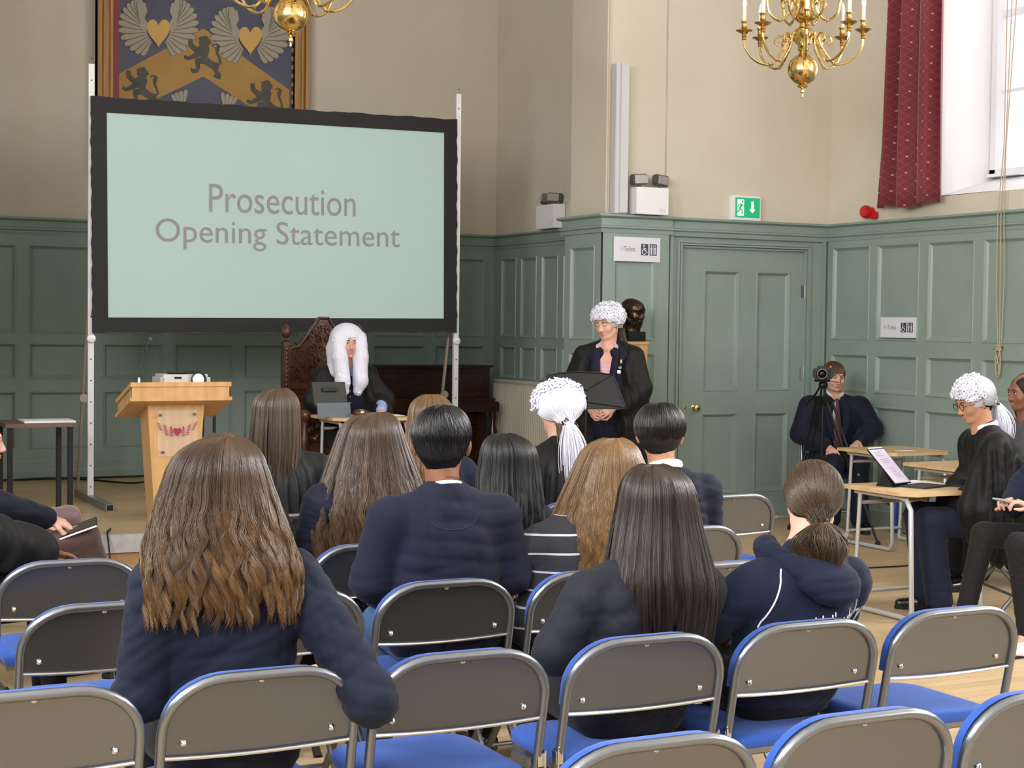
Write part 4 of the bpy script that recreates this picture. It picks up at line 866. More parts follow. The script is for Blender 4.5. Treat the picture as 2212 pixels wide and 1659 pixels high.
# ================================================================ left-hand table, cables
t = thing('side_table', (2.15, 12.0, ST), 0, 'small table with black legs at the left edge, papers on top', 'table'); q = at_y(24, 915, 11.8).z-ST
MB().box((0, 0, q-.015), (.5, .5, .03), bev=.003).build('table_top', mat('brown laminate', '6a5348', .5), t)
for sx in (-1, 1):
    for sy in (-1, 1): MB().box((sx*.21, sy*.21, (q-.03)/2), (.035, .035, q-.03)).build('leg', BLACK, t)
MB().box((0, 0, .008), (.36, .28, .014)).build('paper_stack', PAP, label='white papers on the small table at the left edge', cat='paper').location = (2.22, 11.93, ST+q)
CB = mat('black cable rubber', '0e0e10', .6)
def cable(name, pts, r, label, m_=CB):
    P_ = [Vector(p) for p in pts]; out = []
    for i in range(len(P_)-1):
        p0, p1, p2, p3 = [P_[max(0, min(len(P_)-1, j))] for j in (i-1, i, i+1, i+2)]
        for j in range(8): u = j/8; out.append(.5*((2*p1)+(p2-p0)*u+(2*p0-5*p1+4*p2-p3)*u*u+(3*p1-p0-3*p2+p3)*u**3))
    out.append(P_[-1]); MB().tube(out, r, 6).build(name, m_, label=label, cat='cable')
g = lambda x, y, Y: at_y(x, y, Y)
cable('floor_cable', [(1.9, 14.45, ST+.012), (2.6, 14.48, ST+.012), (3.2, 14.45, ST+.012), (3.75, 14.3, ST+.03), (3.9, 13.6, ST+.12)], .009, 'black cable lying along the skirting of the back wall')
cable('hanging_cable', [(1.9, 14.3, ST+.01), (2.65, 14.35, ST+.03), (3.0, 14.3, ST+.012), (3.3, 13.6, ST+.04), (3.25, 12.6, ST+.25), (3.1, 11.6, ST+.52), (3.06, 11.5, ST+.56)], .008, 'black cable rising from the floor to behind the lectern')
cable('stage_cable', [(2.45, 10.9, ST+.008), (2.38, 10.68, ST+.012), (2.36, 10.57, ST-.02), (2.36, 10.5, .05), (2.33, 10.3, .008), (2.3, 9.6, .008), (2.3, 8.8, .008)], .006, 'thin cable drooping over the white edge of the stage')
cable('wall_cable', [(8.55, 10.35, .25), (8.58, 10.1, .14), (8.58, 9.95, .12), (8.55, 9.7, .18), (8.5, 9.2, .14)], .006, 'thin dark cable hanging along the right skirting')
cable('trailing_cable', [(8.5, 10.0, .006), (8.0, 8.9, .006), (7.5, 8.6, .006), (7.0, 8.6, .006)], .005, 'thin dark cable trailing over the floor under the right desks')
bq = at_y(1932, 1097, 10.2); t = thing('water_bottle', (XR-.16, 10.05, 0), 0, 'blue plastic water bottle standing on the floor by the right skirting', 'bottle')
bp_ = at_y(1932, 1073, 10.05); bz_ = bp_.z
t.location = (bp_.x, 10.05, 0); MB().lathe([(0, 0), (.034, 0), (.036, .01), (.036, bz_-.06), (.028, bz_-.04), (.016, bz_-.03)], n=20).build('bottle_body', mat('blue translucent plastic', '1d3f8f', .2), t)
MB().lathe([(.018, bz_-.03), (.018, bz_), (0, bz_)], n=16).build('cap', BLACK, t)
# ================================================================ smooth solid modelling (distance fields -> one continuous surface)
V3 = lambda *a: np.array(a, float)
def rot_m(rx=0, ry=0, rz=0): return np.array(Euler((rx, ry, rz)).to_matrix())
class SD:
    """list of primitives in metres: C cone/capsule, E ellipsoid, S subtract ellipsoid"""
    def __init__(s): s.p = []
    def c(s, a, b, r0, r1=None, k=.02): s.p.append(('c', np.array(a, float), np.array(b, float), r0, r0 if r1 is None else r1, k)); return s
    def e(s, c, r, k=.02, R=None, sub=False): s.p.append(('s' if sub else 'e', np.array(c, float), np.array(r, float), R, 0, k)); return s
    def chain(s, pts, rs, k=.02):
        for i in range(len(pts)-1): s.c(pts[i], pts[i+1], rs[i], rs[i+1], k)
        return s
    def xf(s, M):
        """all primitives through a rigid 4x4 matrix"""
        M = np.array(M); R = M[:3, :3]; T = M[:3, 3]; o = SD()
        for q in s.p:
            if q[0] == 'c': o.p.append(('c', R @ q[1]+T, R @ q[2]+T, q[3], q[4], q[5]))
            else: o.p.append((q[0], R @ q[1]+T, q[2], R if q[3] is None else R @ q[3], 0, q[5]))
        return o
    def join(s, o): s.p += o.p; return s
def polygonise(sd, vox):
    lo = V3(9, 9, 9); hi = -lo
    for q in sd.p:
        if q[0] == 's': continue
        if q[0] == 'c': r = max(q[3], q[4]); a = np.minimum(q[1], q[2])-r; b = np.maximum(q[1], q[2])+r
        else: m = q[2].max(); a = q[1]-m; b = q[1]+m
        lo = np.minimum(lo, a); hi = np.maximum(hi, b)
    lo = lo-4*vox; n = np.ceil((hi+4*vox-lo)/vox).astype(int)
    F = np.full(n, 1., np.float32)
    for q in sd.p:
        k = q[5]; m = k+4*vox
        if q[0] == 'c': r = max(q[3], q[4]); a = np.minimum(q[1], q[2])-r-m; b = np.maximum(q[1], q[2])+r+m
        else: r = q[2].max(); a = q[1]-r-m; b = q[1]+r+m
        i0 = np.clip(((a-lo)/vox).astype(int), 0, n); i1 = np.clip(np.ceil((b-lo)/vox).astype(int), 0, n)
        if (i1 <= i0).any(): continue
        X, Y, Z = np.ogrid[i0[0]:i1[0], i0[1]:i1[1], i0[2]:i1[2]]
        X = (X*vox+lo[0]).astype(np.float32); Y = (Y*vox+lo[1]).astype(np.float32); Z = (Z*vox+lo[2]).astype(np.float32)
        if q[0] == 'c':
            A, B = q[1], q[2]; d = B-A; L2 = max(d @ d, 1e-12)
            t = np.clip(((X-A[0])*d[0]+(Y-A[1])*d[1]+(Z-A[2])*d[2])/L2, 0, 1)
            D = np.sqrt((X-A[0]-t*d[0])**2+(Y-A[1]-t*d[1])**2+(Z-A[2]-t*d[2])**2)-(q[3]+(q[4]-q[3])*t)
        else:
            x, y, z = X-q[1][0], Y-q[1][1], Z-q[1][2]
            if q[3] is not None: R = q[3]; x, y, z = x*R[0, 0]+y*R[1, 0]+z*R[2, 0], x*R[0, 1]+y*R[1, 1]+z*R[2, 1], x*R[0, 2]+y*R[1, 2]+z*R[2, 2]
            r = q[2]; k0 = np.sqrt((x/r[0])**2+(y/r[1])**2+(z/r[2])**2); k1 = np.sqrt((x/r[0]**2)**2+(y/r[1]**2)**2+(z/r[2]**2)**2)+1e-9
            D = k0*(k0-1)/k1; D = np.where(k0 < .02, -r.min(), D)
        S = F[i0[0]:i1[0], i0[1]:i1[1], i0[2]:i1[2]]
        if q[0] == 's':
            h = np.clip(k-np.abs(S+D), 0, None)/k; S[...] = np.maximum(S, -D)+h*h*k*.25
        else:
            h = np.clip(k-np.abs(S-D), 0, None)/k; S[...] = np.minimum(S, D)-h*h*k*.25
    g = vdb.FloatGrid(1.0); g.copyFromArray(np.ascontiguousarray(np.clip(F, -3*vox, 3*vox)/vox))
    P, T, Q = g.convertToPolygons(0., 0.)
    P = np.array(P)*vox+lo; Q = np.array(Q)[:, ::-1]; T = np.array(T)[:, ::-1] if len(T) else T
    return P, T, Q
def solid(name, sd, m, parent=None, vox=.006, disp=None, **k):
    P, T, Q = polygonise(sd, vox)
    me = bpy.data.meshes.new(name); fs = [tuple(x) for x in Q.tolist()]+([tuple(x) for x in T.tolist()] if len(T) else [])
    me.from_pydata(P.tolist(), [], fs); me.update()
    if disp:
        N = np.zeros(len(P)*3, np.float32); me.vertices.foreach_get('normal', N); N = N.reshape(-1, 3)
        vol = 0
        P = P+N*disp(P)[:, None]; me.vertices.foreach_set('co', P.astype(np.float32).ravel()); me.update()
    return link(name, me, m, parent, 180, **k)
# cloth wrinkle fields
def wr(seed, amp=.006, f=9., zst=1., xs=1.):
    """patches of soft parallel creases, each patch with its own direction"""
    r = np.random.RandomState(seed); L = []
    for _ in range(7):
        d = r.normal(size=3)*V3(.45*xs, .3, 1.*zst); d /= np.linalg.norm(d); L.append((d*f*r.uniform(12, 19), r.normal(size=3)*6.5, r.rand()*7, r.rand()*7, r.normal(size=3)*9))
    def g(P):
        s = 0
        for k, m, a, b_, w in L:
            mask = np.clip(np.sin(P @ m+a), 0, 1)**2; c = .5+.5*np.sin(P @ k+b_+2.2*np.sin(P @ w+a)); s = s+mask*(c**2.5-.35)
        return amp*.36*s
    return g
def pleats(seed, amp=.012, n=22, cx=0, cy=0, z0=None, zr=.25, base=None):
    b_ = wr(seed, amp*.35, 6, .25, 2.)
    def g(P):
        a = np.arctan2(P[:, 0]-cx, -(P[:, 1]-cy)); w = 1.
        if z0 is not None: w = np.clip((z0-P[:, 2])/zr, 0, 1)
        return amp*w*np.sin(a*n+2.2*np.sin(P[:, 2]*3+seed)+1.5*np.sin(a*5+seed))+b_(P)
    return g
# ---------------------------------------------------------------- skin
def skin(name, c): return mat(name, c, .5, spec=.35, sss=.12, var=(tuple(max(0, int(c[i:i+2], 16)/255-.03) for i in (0, 2, 4)), 18))
SK1 = skin('fair skin', 'd6a897'); SK2 = skin('rosy fair skin', 'd09f90'); SK3 = skin('brown skin', '865c48'); SK4 = skin('tan skin', 'b98a70')
EYEW = mat('eye white', 'e4e0dc', .2); EYED = mat('dark iris', '2a1a12', .15); LIP = mat('lip', 'b4685c', .4); BROW = mat('brow hair', '3c2a20', .8)
def head_sd(male=False, ears=True, closed=False, thin=1., nose=1.):
    s = SD(); s.e((0, -.012, .032), (.075, .094, .084), .01); s.e((0, .03, -.015), (.060, .064, .085), .03); s.e((0, .038, -.068), (.043*thin, .046, .038), .03)
    s.e((0, .076, -.094), (.016, .014, .014), .022); s.c((-.034, .086, .022), (.034, .086, .022), .011, None, .018)
    for x in (-1, 1):
        s.e((x*.036, .064, -.028), (.024, .022, .024), .025); s.c((x*.05, .01, -.055), (x*.03, .06, -.09), .015, .013, .02)
        s.e((x*.031, .098, .004), (.0155, .014, .0115), .012, sub=True)
        s.e((x*.031, .083, .004), (.0135, .011, .0095), .004)
        s.e((x*.0115, .098, -.0395), (.0075, .009, .0065), .008)
        if ears:
            R = rot_m(0, 0, x*-.45); x = x*(1.15 if male else 1.)
            s.e((x*.077, -.004, -.012), (.011 if male else .0065, .017, .031), .01, R); s.e((x*.083, -.011, -.002), (.006, .016, .022), .006, R); s.e((x*.079, .003, -.012), (.004, .008, .012), .004, R, True)
    s.c((0, .092, .006), (0, .108*nose, -.030), .0085, .0115, .014); s.e((0, .110*nose, -.035), (.0095, .009, .009), .008)
    s.e((0, .091, -.0615), (.020, .009, .0055), .007); s.e((0, .090, -.0715), (.017, .009, .006), .007); s.c((-.02, .098, -.0665), (.02, .098, -.0665), .0022, None, .004) if 0 else None
    return s
def face_parts(par, M, closed=False, brow='3c2a20', lip=LIP, gap=1.):
    """eyes, lids, brows and lips as children of the body"""
    for x in (-1, 1):
        if not closed:
            e = MB(); e.M = M; e.sphere((x*.031, .0855, .003), (.0105, .0095, .0062), 14); o = e.build('eye', EYEW, par)
            e = MB(); e.M = M; e.sphere((x*.031, .0925, .003), (.0048, .0035, .005), 12); e.build('iris', EYED, o)
        l = MB(); l.M = M; l.tube([(x*(.031+.0125*math.cos(a)), .0935-.004*abs(math.cos(a))**2, (.001 if closed else .004)+(-.0045 if closed else .0055)*math.sin(a)) for a in [PI*i/8 for i in range(9)]], [.0004, .0011, .0014, .0015, .0015, .0015, .0014, .0011, .0004], 6); l.build('eyelash', BROW, par)
        b_ = MB(); b_.M = M; b_.tube([(x*.013, .1005, .022), (x*.025, .1005, .0265), (x*.038, .0955, .027), (x*.049, .0845, .022)], [.0022, .0034, .0028, .0010], 6, flat=.45, up=(0, -1, 0)); b_.build('eyebrow', BROW, par)
    s = SD(); s.e((0, .0935, -.061), (.021, .0075, .0042), .004); s.e((-.006, .0955, -.0595), (.006, .005, .0038), .004); s.e((.006, .0955, -.0595), (.006, .005, .0038), .004)
    s.e((0, .0925, -.0705), (.0175, .008, .0052), .0035)
    P, T, Q = polygonise(s.xf(M), .0018); me = bpy.data.meshes.new('lips'); me.from_pydata(P.tolist(), [], [tuple(q) for q in Q.tolist()]+[tuple(q) for q in (T.tolist() if len(T) else [])]); link('lips', me, lip, par, 180)
def hand_sd(wrist, d, n, side, curl=.5, spread=1., sc=1.):
    """five separate fingers; d = towards the fingers, n = out of the back of the hand, side +1 thumb on cross(d, n)"""
    W_, d, n = V3(*wrist), V3(*d), V3(*n); d = d/np.linalg.norm(d); n = n-d*(n @ d); n /= np.linalg.norm(n); x = np.cross(d, n)*side
    s = SD(); pt = lambda a, b, c: W_+(x*a+d*b+n*c)*sc
    for a in (-.028, -.010, .008, .026): s.c(pt(a*.6, .005, 0), pt(a, .078, 0), .013*sc, .0115*sc, .012)
    s.c(W_, pt(0, .03, 0), .021*sc, .019*sc, .015)
    for i, (a, L, r) in enumerate(((-.030, .058, .0072), (-.010, .072, .0082), (.010, .080, .0085), (.030, .072, .0083))):
        cu = curl*(1.15-.08*i); ang = 0; p = pt(a, .080, .002); q = p
        for f, sg in ((.45, .7), (.30, 1.1), (.25, .8)):
            ang += cu*sg; v = d*math.cos(ang)-n*math.sin(ang)+x*(a*1.5*spread)*math.cos(ang); v /= np.linalg.norm(v)
            e_ = q+v*L*f*sc; s.c(q, e_, r*sc*(1. if f > .4 else .94 if f > .28 else .88), r*sc*(.94 if f > .4 else .88 if f > .28 else .78), .0035); q = e_
    p0 = pt(.020, .018, -.004); p1 = pt(.046, .046, -.014); p2 = pt(.058, .074, -.020-.014*curl); p3 = pt(.056-.01*curl, .096, -.024-.02*curl)
    s.c(p0, p1, .014*sc, .0115*sc, .012); s.c(p1, p2, .0105*sc, .0095*sc, .004); s.c(p2, p3, .0092*sc, .0075*sc, .003)
    return s
# ---------------------------------------------------------------- hair
def strands_mesh(name, P, rad, shade, m, parent, sides=3, seed=0, kind=None):
    """P (n, k, 3) paths, rad (n, k), shade (n, 2 colours)"""
    n, k, _ = P.shape; T = np.gradient(P, axis=1); T /= np.linalg.norm(T, axis=2, keepdims=True)+1e-9
    up = np.array([.31, .91, .27]); A = np.cross(T, up); A /= np.linalg.norm(A, axis=2, keepdims=True)+1e-9; B = np.cross(T, A)
    ang = np.arange(sides)*2*PI/sides
    V = P[:, :, None, :]+rad[:, :, None, None]*(A[:, :, None, :]*np.cos(ang)[None, None, :, None]+B[:, :, None, :]*np.sin(ang)[None, None, :, None])
    V = V.reshape(-1, 3)
    base = (np.arange(n)[:, None, None]*k+np.arange(k-1)[None, :, None])*sides; j = np.arange(sides)[None, None, :]; j2 = (j+1) % sides
    Fq = np.stack([base+j, base+j2, base+sides+j2, base+sides+j], -1).reshape(-1, 4)
    me = bpy.data.meshes.new(name); me.vertices.add(len(V)); me.vertices.foreach_set('co', V.astype(np.float32).ravel())
    me.loops.add(len(Fq)*4); me.loops.foreach_set('vertex_index', Fq.astype(np.int32).ravel()); me.polygons.add(len(Fq)); me.polygons.foreach_set('loop_start', np.arange(0, len(Fq)*4, 4, dtype=np.int32))
    me.update(calc_edges=True)
    ca = me.color_attributes.new('strand', 'FLOAT_COLOR', 'POINT'); c = np.ones((n, k, sides, 4), np.float32)
    c[..., 0] = shade[:, None, None]; c[..., 1] = np.linspace(0, 1, k)[None, :, None]; ca.data.foreach_set('color', c.ravel())
    return link(name, me, m, parent, 180, kind=kind)
def interp(prof, z): zs = [p[0] for p in prof][::-1]; return [np.interp(z, zs, [p[i] for p in prof][::-1]) for i in range(1, len(prof[0]))]
def long_hair(M, parent, m, mu, prof, n=2600, seed=1, rad=.0011, wave=.008, wl=.11, w0=.0, tipvar=.05, az=(-112, 112), part=0., clump=110, flip=.0, fly=.004, lob=None, name='hair', frontdrop=None):
    """hair falling from a parting. prof: rows (z below head centre, half width, centre y, half depth back) in head space, last row = tips"""
    r = np.random.RandomState(seed); K = 20
    ztip = prof[-1][0]; ca = np.sort(r.uniform(az[0], az[1], clump)); cph = r.rand(clump)*6.3; cl = r.uniform(-tipvar, tipvar, clump)*abs(ztip); cwl = r.uniform(.8, 1.3, clump)
    ci = r.randint(0, clump, n); a = np.radians(ca[ci]+r.normal(0, 2.2, n)); lay = r.rand(n)**.6
    zt = ztip+cl[ci]+r.normal(0, .012, n)+(frontdrop(np.degrees(a)) if frontdrop else 0)
    t = np.linspace(0, 1, K)[None, :]; top = .118
    # first part over the skull, then the fall
    s = t**1.6; z = top*(1-.0)+(zt[:, None]-top)*s
    zc, rz = .030, .092
    u = np.clip((z-zc)/rz, -1, 1); dome = np.sqrt(np.clip(1-u**2, 0, 1)); over = z > zc
    w, yc, d = interp([(top, prof[0][1], prof[0][2], prof[0][3])]+prof, z)
    layr = .93+.12*lay[:, None]+.035*np.clip((z-zc+.03)/.06, 0, 1)
    sx = np.sin(a)[:, None]; cy_ = np.cos(a)[:, None]; front = np.clip(-cy_, 0, 1)
    rr = np.where(over, dome, 1.)
    X = w*sx*rr*layr+part*np.clip(1-rr, 0, 1); Yc = yc+0*X; Y = Yc-d*cy_*rr*layr*np.where(cy_ < 0, .72, 1)
    X = X+part*np.clip((z-zc)/rz, 0, 1)**2*.6
    # waves share a phase inside a clump and grow downwards
    g = np.clip((top-z-.10)/.25, 0, 1)*np.clip(w0+(1-w0)*s*1.6, 0, 1); ph = cph[ci][:, None]+2*PI*(top-z)/(wl*cwl[ci][:, None])
    X = X+g*wave*np.sin(ph)*np.abs(cy_)+r.normal(0, fly, (n, 1))*s**2; Y = Y-g*wave*.7*np.cos(ph)+g*wave*np.sin(ph)*sx+r.normal(0, fly, (n, 1))*s**2
    # clumping: strands draw together towards their clump path
    cX = np.zeros((clump, K)); cY = np.zeros((clump, K)); cnt = np.bincount(ci, minlength=clump)[:, None]+1e-6
    for j in range(K): cX[:, j] = np.bincount(ci, X[:, j], clump); cY[:, j] = np.bincount(ci, Y[:, j], clump)
    cX /= cnt; cY /= cnt; q = np.clip(s*1.3-.12, 0, 1)*.72; X = X*(1-q)+cX[ci]*q; Y = Y*(1-q)+cY[ci]*q
    co_ = r.normal(0, 1, (clump, 2))[ci]*np.clip(s*2, 0, 1)[:, None].reshape(1, -1, 1).transpose(0, 1, 2) if 0 else None
    rc = r.normal(0, .007, clump)[ci][:, None]*np.clip(s*1.6, 0, 1); X = X+rc*sx; Y = Y-np.abs(rc)*np.clip(cy_, 0, 1)*1.2
    if flip: X = X+flip*np.clip(s-.85, 0, 1)/.15*np.sign(sx)
    P = np.stack([X, Y, z], -1)
    Mn = np.array(M); P = P @ Mn[:3, :3].T+Mn[:3, 3]
    R_ = rad*(1-.55*t**4)*np.ones((n, 1))*r.uniform(.7, 1.3, (n, 1)); shade = np.clip(.55*r.rand(clump)[ci]+.25*r.rand(n)+.1, 0, 1)
    # dark under-layer that closes the gaps
    un = SD(); un.e((0, -.012, .028), (prof[0][1]*.88, prof[0][3]*.88, .078), .02)
    pr = [p for p in prof if p[0] > ztip*.86]
    for i in range(len(pr)):
        zz, w_, y_, d_ = pr[i]; un.e((0, y_-d_*.12, zz), (w_*.90, max(d_*.80, .022), .05), .04)
        if i: zm = (zz+pr[i-1][0])/2; un.e((0, (y_+pr[i-1][2])/2-d_*.12, zm), ((w_+pr[i-1][1])/2*.90, max((d_+pr[i-1][3])/2*.80, .022), .05), .04)
    un.e((0, .135, -.025), (.085, .085, .10), .01, sub=True)
    un = un.xf(M); h = solid(name, un, mu, parent, .008)
    strands_mesh('strands', P, R_, shade, m, h)
    return h
def cap_hair(M, parent, m, mu, n=2400, seed=1, rad=.0012, rx=.083, ry=.103, zlow=lambda a: -.05, top=.122, stick=.006, sweep=0., under=None, name='hair', crown=(0, -.02), taper=.16):
    """short hair lying over the skull from the crown down to the hairline zlow(azimuth deg, 0 = back)"""
    r = np.random.RandomState(seed); K = 12; a = r.uniform(-180, 180, n); zl = np.array([zlow(v) for v in a])+.010*r.normal(size=n); lay = r.rand(n)
    z0 = top-(top-zl)*np.clip(r.rand(n)**.75-.10, 0, .92); z1 = np.maximum(z0-(.035+.045*r.rand(n)), zl-.004*r.rand(n)); t = np.linspace(0, 1, K)[None, :]
    z = z0[:, None]+(z1-z0)[:, None]*t; zc = .030; rz = top-zc+.0
    u = (z-zc)/np.where(z > zc, rz, .16); dome = np.sqrt(np.clip(1-u**2, .0, 1)); th = np.radians(a)[:, None]+sweep*(t+.2*np.sin(a)[:, None])*.5
    lf = (1+(.02+stick*5*lay[:, None])*t)*(1-taper*np.clip((.03-z)/.11, 0, 1.15))
    X = rx*np.sin(th)*dome*lf+crown[0]*np.clip(u, 0, 1)**2; Y = -.014-ry*np.cos(th)*dome*lf+crown[1]*np.clip(u, 0, 1)**2
    P = np.stack([X, Y, z+stick*lay[:, None]*np.sin(PI*t)], -1); Mn = np.array(M); P = P @ Mn[:3, :3].T+Mn[:3, 3]
    R_ = rad*(1-.5*t**3)*np.ones((n, 1)); un = SD(); un.e((0, -.014, zc), (rx*.985, ry*.985, rz*.985), .01)
    un.e((0, -.03, zc-.055), (rx*(.78-taper*.62), ry*(.72-taper*.55), .055), .03)
    # trim below the face: cut a box-like region in front
    for q in (-1, 1): un.e((q*.103, .0, -.022), (.034, .040, .044), .008, sub=True)
    un.e((0, .12, -.035), (.09, .085, .085), .02, sub=True); un.e((0, .02, -.13), (.12, .14, .055), .02, sub=True)
    h = solid(name, un.xf(M), mu, parent, .006); strands_mesh('strands', P, R_, np.clip(r.rand(n), 0, 1), m, h); return h
def curls(M, parent, m, pts, nrm, R0=.011, rad=.0042, turns=1.6, seed=3, name='curls', L=.02, var=.4):
    """ring curls at given points lying on a surface with normals"""
    r = np.random.RandomState(seed); n = len(pts); K = 18; t = np.linspace(0, 1, K)[None, :]
    N = nrm/np.linalg.norm(nrm, axis=1, keepdims=True); up = r.normal(size=(n, 3)); A = np.cross(N, up); A /= np.linalg.norm(A, axis=1, keepdims=True); B = np.cross(N, A)
    ph = 2*PI*turns*t+r.rand(n, 1)*6.3; RR = R0*(1+var*(r.rand(n, 1)-.5))*(1-.55*t)
    P = pts[:, None, :]+RR[..., None]*(A[:, None, :]*np.cos(ph)[..., None]+B[:, None, :]*np.sin(ph)[..., None])+N[:, None, :]*(L*(r.rand(n, 1)*.5+.5)*t)[..., None]
    Mn = np.array(M); P = P @ Mn[:3, :3].T+Mn[:3, 3]; return strands_mesh(name, P, rad*(1-.4*t)*np.ones((n, 1)), r.rand(n), m, parent, sides=6)
# ================================================================ people
def fab(name, c, c2=None, rough=.85, sheen=.04, sc=260): return mat(name, c, rough, spec=.25, sheen=sheen, bump=(sc, .15, .001), var=(c2 or c, 6))
NAVY = fab('navy knit wool', '12172a', '161c30'); NAVY2 = fab('navy sweatshirt cotton', '191b31', '15172b'); BLAZ = fab('charcoal navy blazer cloth', '1b1d28', '171924', .75); HOOD = fab('navy hoodie fleece', '151e38', '121a30')
SUIT = fab('dark navy suit cloth', '10152a', '0e1326', .75); GOWN = fab('black gown cloth', '0c0c0e', '101013', .6, .03); TROU = fab('black trouser cloth', '131318'); NTR = fab('navy trouser cloth', '181d33'); SHIRT = fab('white shirt cotton', 'd9dbea', rough=.8); PINK = fab('pink shirt cotton', 'd9b4c6', 'd2a8bc'); LBL = fab('pale blue shirt cotton', '8fa9d6'); JEAN = fab('blue denim', '39557c', '2c4568', sc=400)
STRIPE = fab('charcoal striped knit', '2e2f36'); TIGHT = mat('sheer black tights', '4a3430', .55, spec=.3, sheen=.4); TIGHT2 = mat('sheer mauve tights', '5f4548', .55, sheen=.4); SHOE = mat('black leather shoe', '0c0c0e', .25, coat=.3); LEGG = fab('black leggings', '1a1a1d', sc=500)
nt = STRIPE.node_tree; b = nt.nodes['Principled BSDF']; tc = [n for n in nt.nodes if n.type == 'TEX_COORD'][0]; se = nt.nodes.new('ShaderNodeSeparateXYZ'); nt.links.new(tc.outputs['Object'], se.inputs[0])
mm = nt.nodes.new('ShaderNodeMath'); mm.operation = 'PINGPONG'; mm.inputs[1].default_value = .032; nt.links.new(se.outputs['Z'], mm.inputs[0]); m3 = nt.nodes.new('ShaderNodeMath'); m3.operation = 'LESS_THAN'; m3.inputs[1].default_value = .0035; nt.links.new(mm.outputs[0], m3.inputs[0])
mx = nt.nodes.new('ShaderNodeMix'); mx.data_type = 'RGBA'; mx.inputs['A'].default_value = lin('2e2f36'); mx.inputs['B'].default_value = lin('b9bac4'); nt.links.new(m3.outputs[0], mx.inputs['Factor']); nt.links.new(mx.outputs['Result'], b.inputs['Base Color'])
HB_ = {k: hair_mat(k+' hair', *v) for k, v in dict(
    brown=('261a13', '533c2a', '8f6a42'), dark=('19110e', '3b2b24', None), gold=('4a3521', '8a6a46', 'a67c40'), long=('2c2019', '5b4534', '6e5038'), ash=('2b2019', '5e4a3a', None), black=('060608', '131318', None), blond=('4b3723', '7d5f40', '8f6c44'), pony=('271c14', '57432f', None), bowl=('0e0a0a', '281d20', None)).items()}
HU = {'brown': '2b1d15', 'dark': '1b1210', 'gold': '4f3822', 'long': '32241b', 'ash': '30231b', 'black': '07070a', 'blond': '523c26', 'pony': '281c14', 'bowl': '100b0c'}
HU = {k: mat(k+' hair underlayer', v, .7) for k, v in HU.items()}
WIG = hair_mat('white wig', 'd0d0e4', 'f2f2fc', None, .4); WIGU = mat('white wig base', 'd8d8ea', .7)
class Person: pass
def person(x, y, z, rz, label, top, hp=(0, 0, 0), seat=.465, hoff=(0, .02), sk=SK1, sw=.165, arms=None, legs=None, vox=.0065, stand=False, male=False, ears=True, hands=True, group=None, closed=False, neck=.05, sc=1., hcx=0., curl=.5, belly=0.):
    """top = height of the skull top above z; local frame faces +y; returns joints for clothing"""
    p = Person(); p.neck = neck; t = p.t = thing('person', (x, y, z), rz, label, 'person', group)
    Hc = V3(hcx+0, hoff[1], top-.116); p.Hc = Hc
    M = Matrix.Translation(Hc) @ Matrix.Rotation(hp[2], 4, 'Z') @ Matrix.Rotation(hp[0], 4, 'X') @ Matrix.Rotation(hp[1], 4, 'Y'); p.M = M
    p.Mh = Matrix.Translation(Hc) @ Matrix.Rotation(hp[2]*.8, 4, 'Z') @ Matrix.Rotation(hp[0]*.4, 4, 'X')
    P = p.P = V3(0, 0, .93 if stand else seat+.095); Nb = p.Nb = V3(hcx*.5+hoff[0], hoff[1]*.8-.025, Hc[2]-.175)
    S = p.S = {s: V3(Nb[0]+s*sw, Nb[1]-.005, Nb[2]-.068) for s in (-1, 1)}
    A = p.A = {}
    for s in (-1, 1):
        d = (arms or {}).get(s)
        if d is None:
            if stand: d = (S[s]+V3(s*.05, -.01, -.28), S[s]+V3(-s*.02, .17, -.42))
            else: d = (S[s]+V3(s*.045, .07, -.26), V3(s*.07, .33, seat+.17))
        A[s] = (V3(*d[0]), V3(*d[1]), V3(*d[2]) if len(d) > 2 else None, V3(*d[3]) if len(d) > 3 else V3(0, 0, 1), d[4] if len(d) > 4 else curl)
    Lg = p.L = {}
    for s in (-1, 1):
        d = (legs or {}).get(s)
        if d is None: d = ((s*.10, .0, .50), (s*.10, .0, .09)) if stand else ((s*.10, .42, seat+.07), (s*.11, .44, .09))
        Lg[s] = (V3(s*.085, 0, P[2]-.02), V3(*d[0]), V3(*d[1]), V3(*d[2]) if len(d) > 2 else V3(s*.02, .13, -.03))
    b = head_sd(male, ears, closed).xf(M)
    nt_ = np.array(M @ Vector((0, -.022, -.055)))
    b.c(nt_, Nb+V3(0, 0, .0), neck, neck*1.02, .03); b.c(np.array(M @ Vector((0, .01, -.07))), Nb+V3(0, .03, 0), neck*.8, neck*.9, .03)
    b.c(S[-1], S[1], .040, None, .03); b.c(Nb+V3(0, 0, -.02), S[-1], .042, .038, .03); b.c(Nb+V3(0, 0, -.02), S[1], .042, .038, .03)
    C = P*.35+Nb*.65; b.e(C, (sw-.03, .085, .16), .04); b.e(P*.7+Nb*.3, (.115, .08, .15), .04); b.e(P, (.14, .10, .10), .04)
    for s in (-1, 1):
        e, w, hd, hn, cu = A[s]; b.chain([S[s], e, w], [.042, .034, .026], .02)
        if hands:
            d_ = hd if hd is not None else (w-e)*V3(.6, 1, .4)-V3(s*.05, 0, .03); b.join(hand_sd(w, d_, hn, s, cu, sc=1.))
        h, k, a, ft = Lg[s]; b.chain([h, k, a], [.07, .05, .036], .02); b.c(a, a+ft*V3(.5, .5, 1.3), .028, .02, .02)
    p.body = solid('body', b, sk, t, vox); return p
